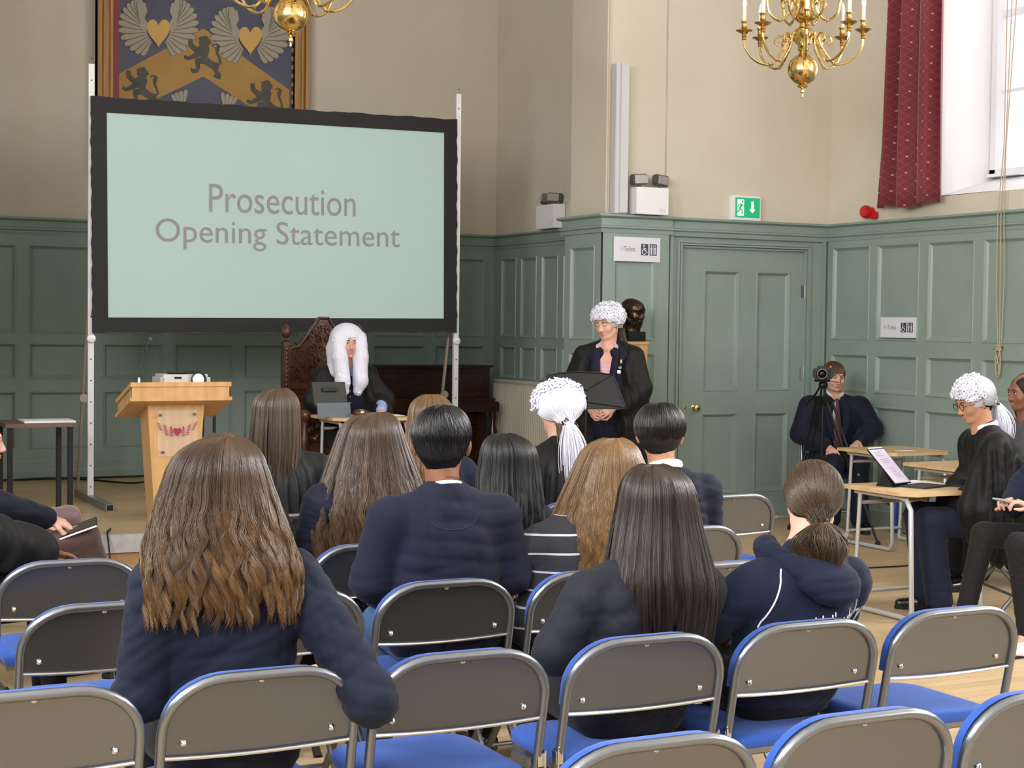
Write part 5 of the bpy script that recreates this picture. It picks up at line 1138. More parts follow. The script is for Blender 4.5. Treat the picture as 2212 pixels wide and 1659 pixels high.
def top_sd(p, inf=.015, loose=.02, sleeve=1., cuff=.0, bulk=0., neckz=.0, sl=(.050, .044, .036), hem=0., gown=False):
    s = SD(); P, Nb, S = p.P, p.Nb, p.S; sw = S[1][0]-Nb[0]
    s.c(S[-1]+V3(.012, .0, -.02), S[1]-V3(.012, 0, .02), .050+inf, None, .03)
    for q in (-1, 1):
        s.c(Nb+V3(q*.022, -.008, -.008), S[q]+V3(-q*.02, 0, .004), .050+inf*.6, .042+inf*.8, .03)
        C = P*.30+Nb*.70; s.e(C+V3(q*.065, -.012, -.01), (.085+inf, .085+inf+bulk, .15), .04)
    s.c(Nb+V3(0, -.006, -.04), Nb+V3(0, -.004, .014), .078+inf*.3, p.neck*1.02+.008, .03)
    C = P*.45+Nb*.55; s.e(C+V3(0, -.0, -.02), (sw-.035+inf+loose*.5, .088+inf+bulk+loose*.3, .19), .035); s.e(P*.7+Nb*.3, (.128+inf+loose+bulk, .088+inf+loose*.5+bulk, .17), .035)
    s.e(P+V3(0, .0, .01+hem), (.150+inf+loose, .098+inf+loose*.3, .105), .03)
    for q in (-1, 1):
        e, w, *_ = p.A[q]; w2 = e+(w-e)*(.93*sleeve); s.chain([S[q], e, w2], [sl[0]+inf, sl[1]+inf, sl[2]+inf*.6], .022)
    return s
def trousers(p, m, name='trousers', r=(.088, .072, .058), vox=.008, skirt=False):
    s = SD(); s.e(p.P+V3(0, 0, -.0), (.165, .12, .11), .04)
    for q in (-1, 1):
        h, k, a, ft = p.L[q]; s.chain([h+V3(0, 0, .0), k, a+V3(0, 0, .015)], [r[0], r[1], r[2]], .02)
    return solid(name, s, m, p.t, vox, wr(int(abs(p.P[2]*1e3)) % 97+int(p.L[1][1][1]*1e3) % 31, .006, 11))
def shoes(p, m=SHOE, buckle=False):
    for q in (-1, 1):
        h, k, a, ft = p.L[q]; d = ft/np.linalg.norm(ft*V3(1, 1, 0)); s = SD(); b0 = V3(a[0], a[1], .0); f = V3(d[0], d[1], 0)
        s.c(b0-f*.035+V3(0, 0, .045), b0+f*.05+V3(0, 0, .04), .037, .036, .03); s.c(b0+f*.05+V3(0, 0, .036), b0+f*.15+V3(0, 0, .03), .036, .029, .03); s.c(b0-f*.03+V3(0, 0, .07), b0+V3(0, 0, .075), .036, None, .03)
        s.e(b0+f*.05+V3(0, 0, -.095), (.2, .2, .1), .006, sub=True); o = solid('shoe', s, m, p.t, .005)
        sl_ = SD(); sl_.c(b0-f*.035+V3(0, 0, .008), b0+f*.15+V3(0, 0, .008), .036, .032, .02); sl_.e(b0+f*.05+V3(0, 0, .11), (.25, .25, .095), .003, sub=True); sl_.e(b0+V3(0, 0, -.2), (.3, .3, .2), .003, sub=True); solid('sole', sl_, RUBBER, o, .005)
        if buckle: MB().tube([tuple(b0+f*.06+np.cross(f, V3(0, 0, 1))*.030*sg*-1+V3(0, 0, .05)+f*.014*math.cos(u)+V3(0, 0, .012*math.sin(u))) for sg in (1,) for u in [2*PI*i/8 for i in range(8)]], .002, 5, closed=True).build('buckle', CHROME, o)
def bvh(o): return BVHTree.FromPolygons([v.co for v in o.data.vertices], [p.vertices for p in o.data.polygons])
def on_surf(tree, pts, d=(0, 1, 0), off=.003):
    """drop points onto a garment along direction d"""
    out = []; d = Vector(d).normalized()
    for q in pts:
        h = tree.ray_cast(Vector(q)-d*1.0, d)
        if h[0] is not None: out.append(h[0]-d*off)
    return out
def garment(p, name, sd, m, vox=.0065, disp=None): return solid(name, sd, m, p.t, vox, disp)
def collar(p, m, r=.060, th=.010, tilt=.2, name='collar', rise=.028, front=.03):
    M = Matrix.Translation(p.Nb+V3(0, -.0, rise)) @ Matrix.Rotation(-.22, 4, 'X'); b = MB(); b.M = M; r = min(r, .064)
    b.tube([(r*math.sin(a), -r*1.02*math.cos(a), .004*math.cos(a)) for a in [2*PI*i/28 for i in range(28)]], th, 8, closed=True, flat=1.7, up=(0, 0, 1)); return b.build(name, m, p.t)
def seat_pos(px, py, Y, hair=.022):
    q = at_y(px, py, Y); return q.x, q.z-hair
AUD = None
# --- girl in the left foreground with long wavy brown hair
X1, T1 = seat_pos(468, 925, 3.925)
el = at_y(822, 1535, 3.66); p = person(1.185, 3.905, 0, 0, 'person with very long wavy brown hair in navy jumper, elbow hooked over the next chair', T1, hoff=(0, .02), hcx=X1-1.185, hp=(-.02, 0, -.08), sw=.175, arms={-1: ((-.235, -.0, .70), (-.06, .25, .66)), 1: ((el.x-1.21, el.y-3.905, el.z+.03), (.30, .08, .70))}, ears=False)
g = top_sd(p, .018, .02, sl=(.054, .046, .040)); garment(p, 'jumper', g, NAVY, disp=wr(3, .012, 7)); trousers(p, TROU); shoes(p); collar(p, NAVY)
long_hair(p.Mh, p.t, HB_['brown'], HU['brown'], [(.05, .112, -.01, .118), (-.05, .145, -.02, .118), (-.15, .172, -.05, .105), (-.20, .186, -.085, .085), (-.25, .186, -.10, .07), (-.295, .178, -.11, .055)], n=13050, seed=17, rad=0.00068, wave=.021, wl=.10, part=.015, clump=135, tipvar=.10, fly=.005)
# --- girl with straight dark hair and blazer
X3, T3 = seat_pos(1427, 985, 3.925)
p = person(2.34, 3.905, 0, -.10, 'person with long straight dark brown hair wearing a charcoal navy blazer, seen from behind', T3, hcx=X3-2.36, hp=(-.04, 0, -.35), sw=.178, ears=False, arms={-1: ((-.225, .0, .71), (-.06, .24, .66)), 1: ((.25, .06, .78), (.06, .3, .66))})
bz = garment(p, 'blazer', top_sd(p, .018, .02, sl=(.052, .045, .04)), BLAZ, disp=wr(8, .008, 7)); tr = bvh(bz)
MB().tube(on_surf(tr, [(-.165+.006*math.sin(i*.7)-.012*i*.12, -.3, 1.05-.03*i) for i in range(9)], off=.000), .0016, 5).build('armhole_seam', BLACK, bz)
trousers(p, TROU); shoes(p); collar(p, BLAZ, .066, .014)
long_hair(p.Mh, p.t, HB_['dark'], HU['dark'], [(.05, .100, -.01, .115), (-.05, .118, -.02, .115), (-.15, .138, -.05, .105), (-.22, .150, -.085, .085), (-.30, .145, -.10, .06), (-.38, .130, -.11, .045)], n=10875, seed=21, rad=0.00065, wave=.0035, wl=.3, part=-.01, clump=130, tipvar=.09, fly=.004)
# --- girl in hoodie with low ponytail
X4, T4 = seat_pos(1752, 984, 3.925)
p = person(2.865, 3.905, 0, 0, 'person in navy hoodie with white piping, brown hair tied in a low ponytail', T4, hcx=X4-2.865+.01, hp=(-.05, 0, -.42), sw=.168, sk=SK1, ears=False, arms={-1: ((-.23, .05, .76), (-.12, .3, .66)), 1: ((.23, .05, .76), (.06, .3, .66))})
hd = top_sd(p, .022, .03, sl=(.054, .052, .046)); hz = p.Nb
hood = SD()
hd2 = garment(p, 'hoodie', hd, HOOD, disp=wr(5, .008, 6)); tr = bvh(hd2)
for i in range(17):
    a = PI*(i/16-.5)*1.42; hood.e(V3(hz[0]+.100*math.sin(a), hz[1]+.005-.105*math.cos(a), hz[2]+.018-.040*math.cos(a)), (.034, .036, .034), .03)
hood.e((hz[0]+.01, hz[1]-.130, hz[2]-.045), (.105, .042, .050), .035); hood.e((hz[0]+.03, hz[1]-.140, hz[2]-.080), (.070, .032, .035), .035); hood.e((hz[0], hz[1]-.005, hz[2]+.10), (.062, .075, .075), .02, sub=True)
garment(p, 'hood', hood, HOOD, .006, wr(15, .006, 12))
for (a0, a1) in (((1716, 1236), (1672, 1366)), ((1866, 1246), (1882, 1330))):
    w0, w1 = at_y(*a0, 3.76), at_y(*a1, 3.76); o = Vector((2.865, 3.905, 0))
    MB().tube(on_surf(tr, [tuple((w0-o).lerp(w1-o, i/10)-Vector((0, .2, 0))) for i in range(11)], off=.001), .0028, 6).build('white_piping', WHITE, hd2)
vs, fs = text_pts('Haileybury'); wt = .235; sx = wt/(max(v.x for v in vs)-min(v.x for v in vs)); tx = at_y(1826, 1343, 3.78); q_ = on_surf(tr, [(tx.x-2.865+v.x*sx, -.3, tx.z+v.y*sx*1.7+.12*(v.x*sx)) for v in vs], off=.002)
if len(q_) == len(vs): MB().add(q_, fs).build('chest_lettering', WHITE, hd2, ang=0)
trousers(p, TROU); shoes(p)
def drawn_back(M, parent, m, mu, band=(0, -.095, -.075), n=3770, seed=4, rad=0.00082, tail=None, hl=(-.02)):
    """hair drawn back from the hairline into a band at the nape"""
    r = np.random.RandomState(seed); K = 16; th = r.uniform(-PI*.97, PI*.97, n); el_ = r.rand(n); t = np.linspace(0, 1, K)[None, :]
    a0 = th; z0 = np.where(np.abs(th) > 2.1, .121-.055*el_, .121-.16*el_); z0 = np.where(np.abs(th) < 1.2, .121-.09*el_, z0)
    u = np.clip((z0-.03)/.092, -.99, .99); rr = np.sqrt(1-u*u); p0 = np.stack([.084*np.sin(a0)*rr, -.012-.104*np.cos(a0)*rr, z0], -1); p1 = V3(*band)+r.normal(0, .008, (n, 3))
    P = p0[:, None, :]*(1-t[..., None])+p1[:, None, :]*t[..., None]
    c = V3(0, -.012, .03); Q = (P-c)/V3(.085, .105, .092); L = np.linalg.norm(Q, axis=2, keepdims=True); tgt = 1.0+.05*r.rand(n, 1, 1); lift = np.maximum(L, tgt*(1-(t[..., None]**6)*.2)); P = c+Q/L*lift*V3(.085, .105, .092)
    P = P*(1-(t[..., None]**5))+p1[:, None, :]*(t[..., None]**5)
    Mn = np.array(M); P = P @ Mn[:3, :3].T+Mn[:3, 3]; un = SD(); un.e((0, -.016, .032), (.081, .100, .088), .01); un.c((0, -.05, -.015), band, .045, .02, .03); un.e((0, .115, -.03), (.1, .085, .085), .02, sub=True)
    h = solid('hair', un.xf(M), mu, parent, .006); strands_mesh('strands', P, rad*np.ones((n, K)), r.rand(n), m, h)
    b = MB(); b.M = M; b.tube([(band[0]+.020*math.sin(a), band[1]-.004, band[2]+.014*math.cos(a)) for a in [2*PI*i/14 for i in range(14)]], .005, 8, closed=True); b.build('hair_tie', BLACK, h)
    if tail:
        n2, L, wd, sag, wv = tail; t2 = np.linspace(0, 1, 14)[None, :]; cl = r.randint(0, 22, n2); cp = r.normal(0, 1, (22, 2)); d0 = cp[cl]+r.normal(0, .35, (n2, 2)); Lr = L*(1+.28*r.normal(0, .5, 22)[cl]+r.normal(0, .05, n2))[:, None]
        sp = wd*(.35+1.25*np.sin(t2*2.5)); X = band[0]+d0[:, :1]*sp*.40+wv*np.sin(t2*7+cl[:, None])*t2; Y = band[1]-.02-sag*np.sin(t2*2.2)+d0[:, 1:]*sp*.28; Z = band[2]-Lr*t2**1.1+.0*t2
        P = np.stack([X, Y, Z], -1) @ Mn[:3, :3].T+Mn[:3, 3]; strands_mesh('ponytail', P, rad*1.25*(1-.4*t2**3)*np.ones((n2, 1)), np.clip(.5*r.rand(22)[cl]+.5*r.rand(n2), 0, 1), m, h)
    return h
drawn_back(p.M, p.t, HB_['pony'], HU['pony'], n=6000, rad=.001, band=(0, -.105, -.055), tail=(3600, .118, .050, .0, .008))
# --- boy with short black hair
X2, T2 = seat_pos(953, 866, 4.975, .03)
p = person(2.235, 4.955, 0, -.12, 'person with short black hair in navy crew neck sweatshirt, neck and both ears showing', T2, hcx=X2-2.235, sw=.195, sk=SK3, neck=.056, male=True, hp=(-.02, 0, -.42), arms={-1: ((-.245, .02, .76), (-.13, .3, .66)), 1: ((.245, .02, .76), (.06, .3, .66))})
sw2 = garment(p, 'sweatshirt', top_sd(p, .022, .035, sl=(.052, .050, .045)), NAVY2, disp=wr(9, .011, 6)); tr = bvh(sw2); nb = p.Nb
MB().tube(on_surf(tr, [(nb[0]+.085*math.sin(a), -.4, nb[2]-.055-.045*math.cos(a)) for a in [PI*(i/16-.5)*.95 for i in range(17)]], off=.0), .0022, 6).build('neck_stitching', mat('dark stitching', '141630', .8), sw2)
collar(p, SHIRT, .0585, .006, .2, 'tee_collar', .034); collar(p, NAVY2, .063, .010, .2, 'collar', .018)
ck = MB(); ck.M = Matrix.Translation(nb+V3(0, .004, .056)) @ Matrix.Rotation(-.25, 4, 'X'); ck.tube([(.0575*math.sin(a), -.0585*math.cos(a), 0) for a in [2*PI*i/30 for i in range(30)]], .0014, 5, closed=True); ck.build('neck_chain', BRASSD, p.t)
trousers(p, JEAN); shoes(p)
cap_hair(p.M, p.t, HB_['black'], HU['black'], n=7540, seed=31, rad=0.00109, rx=.101, ry=.112, zlow=lambda a: float(np.interp(abs(a), [0, 30, 50, 66, 82, 110, 180], [-.100, -.095, -.075, -.04, .0, .03, .05])), top=.134, stick=.006, taper=.24, sweep=.3, crown=(.01, -.02))
# --- girl with wavy golden hair and striped top
X5, T5 = seat_pos(1322, 932, 4.975)
p = person(2.68, 4.955, 0, -.08, 'person with long wavy golden brown hair and charcoal striped sleeve', T5, hcx=X5-2.70, hp=(-.02, 0, -.30), sw=.170, ears=False, arms={-1: ((-.25, .02, .78), (-.12, .28, .66))})
garment(p, 'striped_jumper', top_sd(p, .018, .03), STRIPE, disp=wr(13, .007, 8)); trousers(p, TROU); shoes(p)
long_hair(p.Mh, p.t, HB_['gold'], HU['gold'], [(.05, .108, -.01, .115), (-.05, .155, -.02, .118), (-.15, .20, -.05, .105), (-.24, .232, -.085, .09), (-.36, .245, -.10, .075), (-.47, .23, -.11, .06)], n=10150, seed=41, rad=0.00082, wave=.018, wl=.09, part=.01, clump=130, tipvar=.14, fly=.008)
# --- boy with two-tier cut
X6, T6 = seat_pos(1426, 865, 5.87, .03)
p = person(X6+.03, 5.85, 0, -.15, 'person in navy suit jacket with two-tier bowl haircut shaved below, ears showing', T6, hcx=-.03, sw=.185, sk=SK4, neck=.054, male=True, hp=(-.05, 0, -.40))
garment(p, 'suit_jacket', top_sd(p, .022, .03, sl=(.055, .048, .042)), SUIT, disp=wr(17, .008, 7)); collar(p, SHIRT, .064, .012, .35, 'shirt_collar', .04); collar(p, SUIT, .072, .014, .35, 'jacket_collar', .018)
trousers(p, NTR); shoes(p)
cap_hair(p.M, p.t, HU['black'], HU['black'], n=2900, seed=51, rad=0.00082, rx=.083, ry=.098, zlow=lambda a: float(np.interp(abs(a), [0, 40, 70, 90], [-.09, -.085, -.06, -.01])), top=.11, stick=.001, name='shaved_hair')
cap_hair(p.M, p.t, HB_['bowl'], HU['bowl'], n=6090, seed=52, rad=0.00116, rx=.108, ry=.116, zlow=lambda a: float(np.interp(abs(a), [0, 60, 180], [-.004, .004, .03])), top=.138, stick=.008, sweep=.15)
# --- girl with very long brown hair in the middle
X7, T7 = seat_pos(798, 878, 5.875)
p = person(2.27, 5.855, 0, -.12, 'person with very long light brown hair left of the boy with black hair', T7, hcx=X7-2.27, hp=(0, 0, -.2), sw=.158, ears=False)
garment(p, 'blazer', top_sd(p, .024, .04, sl=(.068, .06, .05)), SUIT, disp=wr(19, .007, 8)); trousers(p, TROU); shoes(p)
long_hair(p.Mh, p.t, HB_['long'], HU['long'], [(.05, .115, -.01, .118), (-.05, .150, -.02, .118), (-.15, .185, -.05, .105), (-.24, .215, -.09, .09), (-.36, .225, -.11, .075), (-.50, .18, -.12, .06)], n=10150, seed=61, rad=0.00082, wave=.012, wl=.12, part=.02, clump=140, tipvar=.12, fly=.006)
# --- girl with black hair
X9, T9 = seat_pos(1098, 925, 5.875)
p = person(2.86, 5.855, 0, 0, 'person with long glossy black hair right of the boy in sweatshirt', T9, hcx=X9-2.86, hp=(0, 0, -.35), sw=.165, ears=False)
garment(p, 'jumper', top_sd(p, .018, .03), NAVY, disp=wr(23, .007, 8)); trousers(p, TROU); shoes(p)
long_hair(p.Mh, p.t, HB_['black'], HU['black'], [(.05, .108, -.01, .115), (-.05, .124, -.02, .115), (-.15, .130, -.05, .105), (-.24, .135, -.085, .08), (-.32, .13, -.10, .06), (-.42, .115, -.11, .05)], n=7975, seed=71, rad=0.00088, wave=.008, wl=.16, part=-.02, clump=110, fly=.004)
# --- person mostly hidden behind the first girl
q = at_y(400, 950, 5.76); p = person(1.71, 5.855, 0, 0, 'person in dark blazer almost hidden behind the long wavy hair, only a shoulder showing', 1.20, hcx=.02, sw=.18, ears=False)
garment(p, 'blazer', top_sd(p, .026, .04, sl=(.07, .062, .052)), SUIT, disp=wr(29, .008, 8)); trousers(p, TROU); shoes(p)
long_hair(p.Mh, p.t, HB_['ash'], HU['ash'], [(.05, .098, -.01, .112), (-.05, .11, -.02, .112), (-.15, .12, -.05, .10), (-.22, .12, -.08, .08), (-.30, .11, -.10, .05)], n=2175, seed=81, rad=0.00122, wave=.004, clump=60)
# --- gowns
def gown_sd(p, inf=.03, wide=.0, hang=.42):
    s = top_sd(p, inf-.008, .03, sl=(.050, .065, .080)); P, Nb, S = p.P, p.Nb, p.S
    s.e((P+Nb)/2+V3(0, -.01, -.03), (.175+wide, .125, .27), .05); s.e(P+V3(0, -.01, .0), (.20+wide, .135, .14), .05)
    for q in (-1, 1):
        e, w, *_ = p.A[q]; s.c(e+V3(q*.01, -.0, -.02), e+(w-e)*.8+V3(q*.0, 0, -.07), .06, .05, .04)
    return s
def yoke(p, m, n=64):
    """gathered band across the shoulders"""
    nb = p.Nb
X8, T8 = seat_pos(600, 828, 6.87)
p = person(2.27, 6.85, 0, -.10, 'person with long straight brown hair in black gown, face turned slightly to the right', T8, hcx=X8-2.27, hp=(0, 0, -.88), sw=.175, arms={-1: ((-.25, .05, .80), (-.1, .3, .7)), 1: ((.27, .03, .82), (.16, .28, .72))})
garment(p, 'gown', gown_sd(p), GOWN, .007, pleats(3, .012, 19, p.Nb[0], p.Nb[1], p.Nb[2], .2)); trousers(p, TROU); shoes(p)
face_parts(p.body, p.M)
long_hair(p.Mh, p.t, HB_['ash'], HU['ash'], [(.05, .098, -.01, .112), (-.05, .108, -.02, .112), (-.15, .112, -.03, .105), (-.24, .110, -.045, .085), (-.34, .095, -.07, .06), (-.46, .075, -.09, .045)], n=7975, seed=91, rad=0.00088, wave=.004, wl=.3, part=.01, clump=110, tipvar=.1, az=(-118, 100))
X11, T11 = seat_pos(931, 842, 6.87)
p = person(3.0, 6.85, 0, 0, 'person with light brown hair, head just showing behind the boy with black hair', T11, hcx=X11-3.0, hp=(0, 0, -.4), sw=.165, ears=False)
garment(p, 'jumper', top_sd(p, .018, .03), NAVY, disp=wr(31, .007, 8)); trousers(p, TROU); shoes(p)
long_hair(p.Mh, p.t, HB_['blond'], HU['blond'], [(.05, .098, -.01, .112), (-.05, .110, -.02, .112), (-.15, .118, -.04, .105), (-.24, .12, -.07, .09), (-.34, .12, -.09, .06), (-.44, .11, -.10, .05)], n=3190, seed=95, rad=0.00122, wave=.006, clump=90)
# ---------------------------------------------------------------- wigs
def surf_pts(n, seed, c, r, keep):
    R_ = np.random.RandomState(seed); out = []; k = 0; i = 0
    while len(out) < n and i < n*60:
        i += 1; v = R_.normal(size=3); v /= np.linalg.norm(v)
        if keep(v): out.append(v)
    v = np.array(out)
    # relax so that curls spread evenly
    for _ in range(12):
        d = v[:, None]-v[None]; D = np.sum(d*d, -1)+1e-6; f = (d/D[..., None]**1.5*(D[..., None] < .2)).sum(1); v2 = v+f*.0008*60/len(v); v2 /= np.linalg.norm(v2, axis=1, keepdims=True); ok = np.array([keep(q) for q in v2]); v = np.where(ok[:, None], v2, v)
    c, r = V3(*c), V3(*r); nrm = v/r; return c+v*r, nrm
def short_wig(p, seed=1, n=230, tail=True, rad=.0045, smooth=True, rx=.105, keep=None, name='wig', cr=.0135):
    un = SD(); un.e((0, -.014, .038), (rx-.012, .112, .098), .01); un.e((0, .125, -.035), (.1, .09, .085), .02, sub=True); un.e((0, 0, -.115), (.14, .17, .085), .02, sub=True)
    h = solid(name, un.xf(p.M), WIGU, p.t, .006)
    keep = keep or (lambda v: (v[2] > .25 and v[1] > -.75) or (v[1] > .0 and v[2] > -.05 and not (v[1] > .55 and v[2] < .38)) or (abs(v[0]) > .55 and v[2] > -.25 and v[1] > -.35 and v[1] < .62))
    a, b = surf_pts(n, seed, (0, -.01, .040), (rx-.004, .112, .100), keep); curls(p.M, h, WIG, a, b, cr, rad, 1.5, seed, 'curls', .024)
    if smooth:
        r = np.random.RandomState(seed+5); m_ = 1500; K = 14; t = np.linspace(0, 1, K)[None, :]; th = r.uniform(-1.75, 1.75, m_); band = V3(0, -.118, -.062); z0 = .115-.13*r.rand(m_)
        u = np.clip((z0-.035)/.102, -.98, .98); rr = np.sqrt(1-u*u); p0 = np.stack([(rx-.008)*np.sin(th)*rr, -.014-.114*np.cos(th)*rr, z0], -1); p1 = band+r.normal(0, .008, (m_, 3)); P = p0[:, None]*(1-t[..., None])+p1[:, None]*t[..., None]
        c = V3(0, -.014, .035); S_ = V3(rx-.006, .116, .102); Q = (P-c)/S_; L = np.linalg.norm(Q, axis=2, keepdims=True); P = c+Q/L*np.maximum(L, 1.0+.03*r.rand(m_, 1, 1))*S_; P = P*(1-t[..., None]**5)+p1[:, None]*t[..., None]**5
        Mn = np.array(p.M); P = P @ Mn[:3, :3].T+Mn[:3, 3]; strands_mesh('smooth_back', P, .0022*np.ones((m_, K)), r.rand(m_), WIG, h)
    if tail:
        r = np.random.RandomState(seed+9); n2 = 800; L, wd, dxy = tail; t2 = np.linspace(0, 1, 16)[None, :]; d0 = r.normal(0, 1, (n2, 2)); Lr = L*(1+r.normal(0, .09, n2))[:, None]; b0 = np.array(p.M @ Vector((0, -.125, -.066)))
        sp = wd*(.25+1.*np.sin(np.clip(t2*2.3, 0, PI/2))*(1-.45*t2)); X = b0[0]+d0[:, :1]*sp*.45+dxy[0]*t2; Y = b0[1]-.025*np.sin(t2*3)+d0[:, 1:]*sp*.28+dxy[1]*t2; Z = b0[2]+.01-Lr*t2**1.05
        strands_mesh('ponytail', np.stack([X, Y, Z], -1), .0021*(1-.5*t2**3)*np.ones((n2, 1)), r.rand(n2), WIG, h)
        b_ = MB(); b_.M = p.M; b_.tube([(.032*math.sin(a), -.118+.012*math.cos(a), -.058+.014*math.cos(a)) for a in [2*PI*i/16 for i in range(16)]], .005, 6, closed=True, flat=1.6).tube([(.0, -.13, -.05), (-.022, -.14, -.035), (-.03, -.135, -.05), (0, -.13, -.055)], .004, 6); b_.build('ribbon', mat('black satin ribbon', '1c1c22', .4), h)
    return h
X10, T10 = seat_pos(1207, 815, 6.87, .045)
p = person(3.70, 6.85, 0, .05, 'person seen from behind in white curly wig with ponytail and black ribbon, black gown', T10, hcx=X10-3.70, hp=(-.05, 0, -.12), sw=.17, sk=SK1)
garment(p, 'gown', gown_sd(p), GOWN, .007, pleats(7, .011, 26, p.Nb[0], p.Nb[1], p.Nb[2]-.04, .1)); trousers(p, TROU); shoes(p)
short_wig(p, 4, 190, (.31, .06, (.03, -.0)), .0058, rx=.125, keep=lambda v: v[1] > -.15 and v[2] > -.3 and not (v[1] > .6 and v[2] < .35) or (v[2] > .55 and v[1] > -.6))
u = MB(); u.M = p.M
strands = np.random.RandomState(3); n_ = 160; t_ = np.linspace(0, 1, 10)[None, :]; x0 = strands.uniform(-.06, .06, n_)[:, None]
Pp = np.stack([x0+0*t_, -.10+.02*strands.rand(n_, 1)-.02*t_+0*x0, -.06-.10*t_*strands.rand(n_, 1)], -1); Mn = np.array(p.M); strands_mesh('stray_hair', Pp @ Mn[:3, :3].T+Mn[:3, 3], .0016*np.ones((n_, 10)), strands.rand(n_), HB_['blond'], p.t)
# --- seated person in white wig with glasses at the right, facing left
X16, T16 = seat_pos(2122, 808, 6.93, .04)
p = person(X16+.20, 6.93, 0, PI/2-.36, 'person in white wig and glasses leaning over the right-hand desk in a black gown', T16, hoff=(0, .20), hp=(-.35, 0, .16), sw=.185, sk=SK4, neck=.054, arms={1: ((.19, .10, .78), (.10, .28, .62)), -1: ((-.20, .14, .76), (-.12, .28, .62))}, legs={1: ((.14, .46, .54), (.16, .40, .09), (.02, .13, -.03)), -1: ((-.13, .50, .54), (-.15, .44, .09), (-.02, .13, -.03))})
gd = gown_sd(p, .035, .02)
gd.c(p.S[-1]+V3(0, .02, -.04), V3(-.20, .26, .62), .080, .115, .05); gd.c(V3(-.17, -.02, .80), V3(-.16, .16, .50), .10, .11, .05); gd.c(V3(-.20, .26, .62), V3(-.14, .10, .36), .09, .07, .05)
gd.e((-.12, .14, .50), (.10, .17, .13), .05); gd.e((-.08, -.08, .42), (.16, .12, .20), .05)
garment(p, 'gown', gd, GOWN, .007, pleats(9, .013, 21, p.Nb[0], p.Nb[1]-.04, p.Nb[2]-.02, .12)); trousers(p, NTR, r=(.095, .085, .075)); shoes(p, buckle=True)
collar(p, SHIRT, .064, .012, .5, 'shirt_collar', .035)
face_parts(p.body, p.M); cap_hair(p.M, p.t, HB_['black'], HU['black'], n=2610, seed=99, rad=0.00095, rx=.082, ry=.10, zlow=lambda a: -.075 if abs(a) < 60 else (-.03 if abs(a) < 95 else .02), top=.115, stick=.002)
short_wig(p, 6, 190, (.24, .06, (.0, -.03)), .0058, rx=.112, keep=lambda v: v[1] > .0 and v[2] > -.05 and not (v[1] > .75 and v[2] < .2) or (v[2] > .75 and v[1] > -.3))
def glasses(p, m=BLACK):
    g = MB(); g.M = p.M
    for s in (-1, 1):
        g.tube([(s*.033+.021*math.cos(a), .108, .002+.018*math.sin(a)) for a in [2*PI*i/18 for i in range(18)]], .0018, 6, closed=True); g.tube([(s*.054, .106, .006), (s*.074, .08, .006), (s*.082, -.005, .0)], .0016, 6)
    g.tube([(-.013, .109, .006), (.013, .109, .006)], .0018, 6); return g.build('glasses', m, p.t)
glasses(p)
chair(X16+.22, 6.93, 'steel folding chair hidden under the gown of the seated person with glasses', GA, PI/2-.36)
# --- dark-haired person behind the right-hand wig
q = at_y(2203, 802, 7.55); p = person(q.x+.17, 7.62, 0, PI/2-.25, 'person with long black hair behind the white wig at the right edge', q.z-.02, hoff=(0, .05), sw=.17, sk=SK3, hp=(-.1, 0, .1))
garment(p, 'jumper', top_sd(p, .02, .03), mat('grey wool', '55555c', .9), disp=wr(41, .006, 8)); trousers(p, TROU); shoes(p); face_parts(p.body, p.M)
long_hair(p.Mh, p.t, HB_['black'], HU['black'], [(.05, .095, -.02, .112), (-.05, .108, -.03, .11), (-.15, .115, -.05, .10), (-.24, .12, -.07, .08), (-.34, .12, -.09, .06)], n=2610, seed=97, rad=0.00122, wave=.008, clump=80, az=(-140, 140))
chair(q.x+.20, 7.64, 'steel folding chair of the black-haired person at the right edge', GA, PI/2-.25)
# --- person at the right edge with a phone, black leggings
q = at_y(2150, 1195, 6.0); px_ = q.x+.60
p = person(px_, 6.06, 0, PI/2-.08, 'person in navy hoodie and black leggings holding a phone at the right edge', 1.33, hoff=(0, .03), sk=SK1, sw=.18, hp=(-.4, 0, 0), arms={1: ((.20, .16, .80), (.10, .33, .72), (-.3, .6, .35), (.2, .2, .8), .9), -1: ((-.22, .13, .80), (-.08, .34, .73), (.3, .6, .3), (0, .1, 1), .8)}, legs={1: ((.10, .50, .585), (.10, .62, .12)), -1: ((-.14, .48, .56), (-.12, .40, .10))})
garment(p, 'hoodie', top_sd(p, .026, .04, sl=(.066, .06, .05)), HOOD, disp=wr(43, .008, 8)); trousers(p, LEGG, 'leggings', r=(.082, .062, .045)); shoes(p, WHITE)
long_hair(p.Mh, p.t, HB_['ash'], HU['ash'], [(.05, .095, -.02, .112), (-.05, .108, -.03, .11), (-.15, .115, -.05, .10), (-.30, .12, -.08, .06)], n=1740, seed=98, rad=0.00122, wave=.006, clump=60)
tp_ = p.t; hw = V3(*(Matrix.Rotation(PI/2-.08, 3, 'Z') @ Vector((.02, .42, .74))))
ph = thing('mobile_phone', (px_+hw[0], 6.06+hw[1], hw[2]+.012), PI/2, 'mobile phone with pale case held at the right edge of the photo', 'phone'); MB().box((0, 0, 0), (.075, .15, .009), Euler((.3, 0, 0)).to_matrix(), .003).build('phone_body', mat('pale phone case', 'a9aeb8', .3), ph); MB().box((0, -.0015, .005), (.069, .143, .001), Euler((.3, 0, 0)).to_matrix()).build('display', mat('phone glass', '15171c', .1), ph)
chair(px_+.03, 6.06, 'steel folding chair with blue seat at the right edge, turned to the left', GA, PI/2-.08)
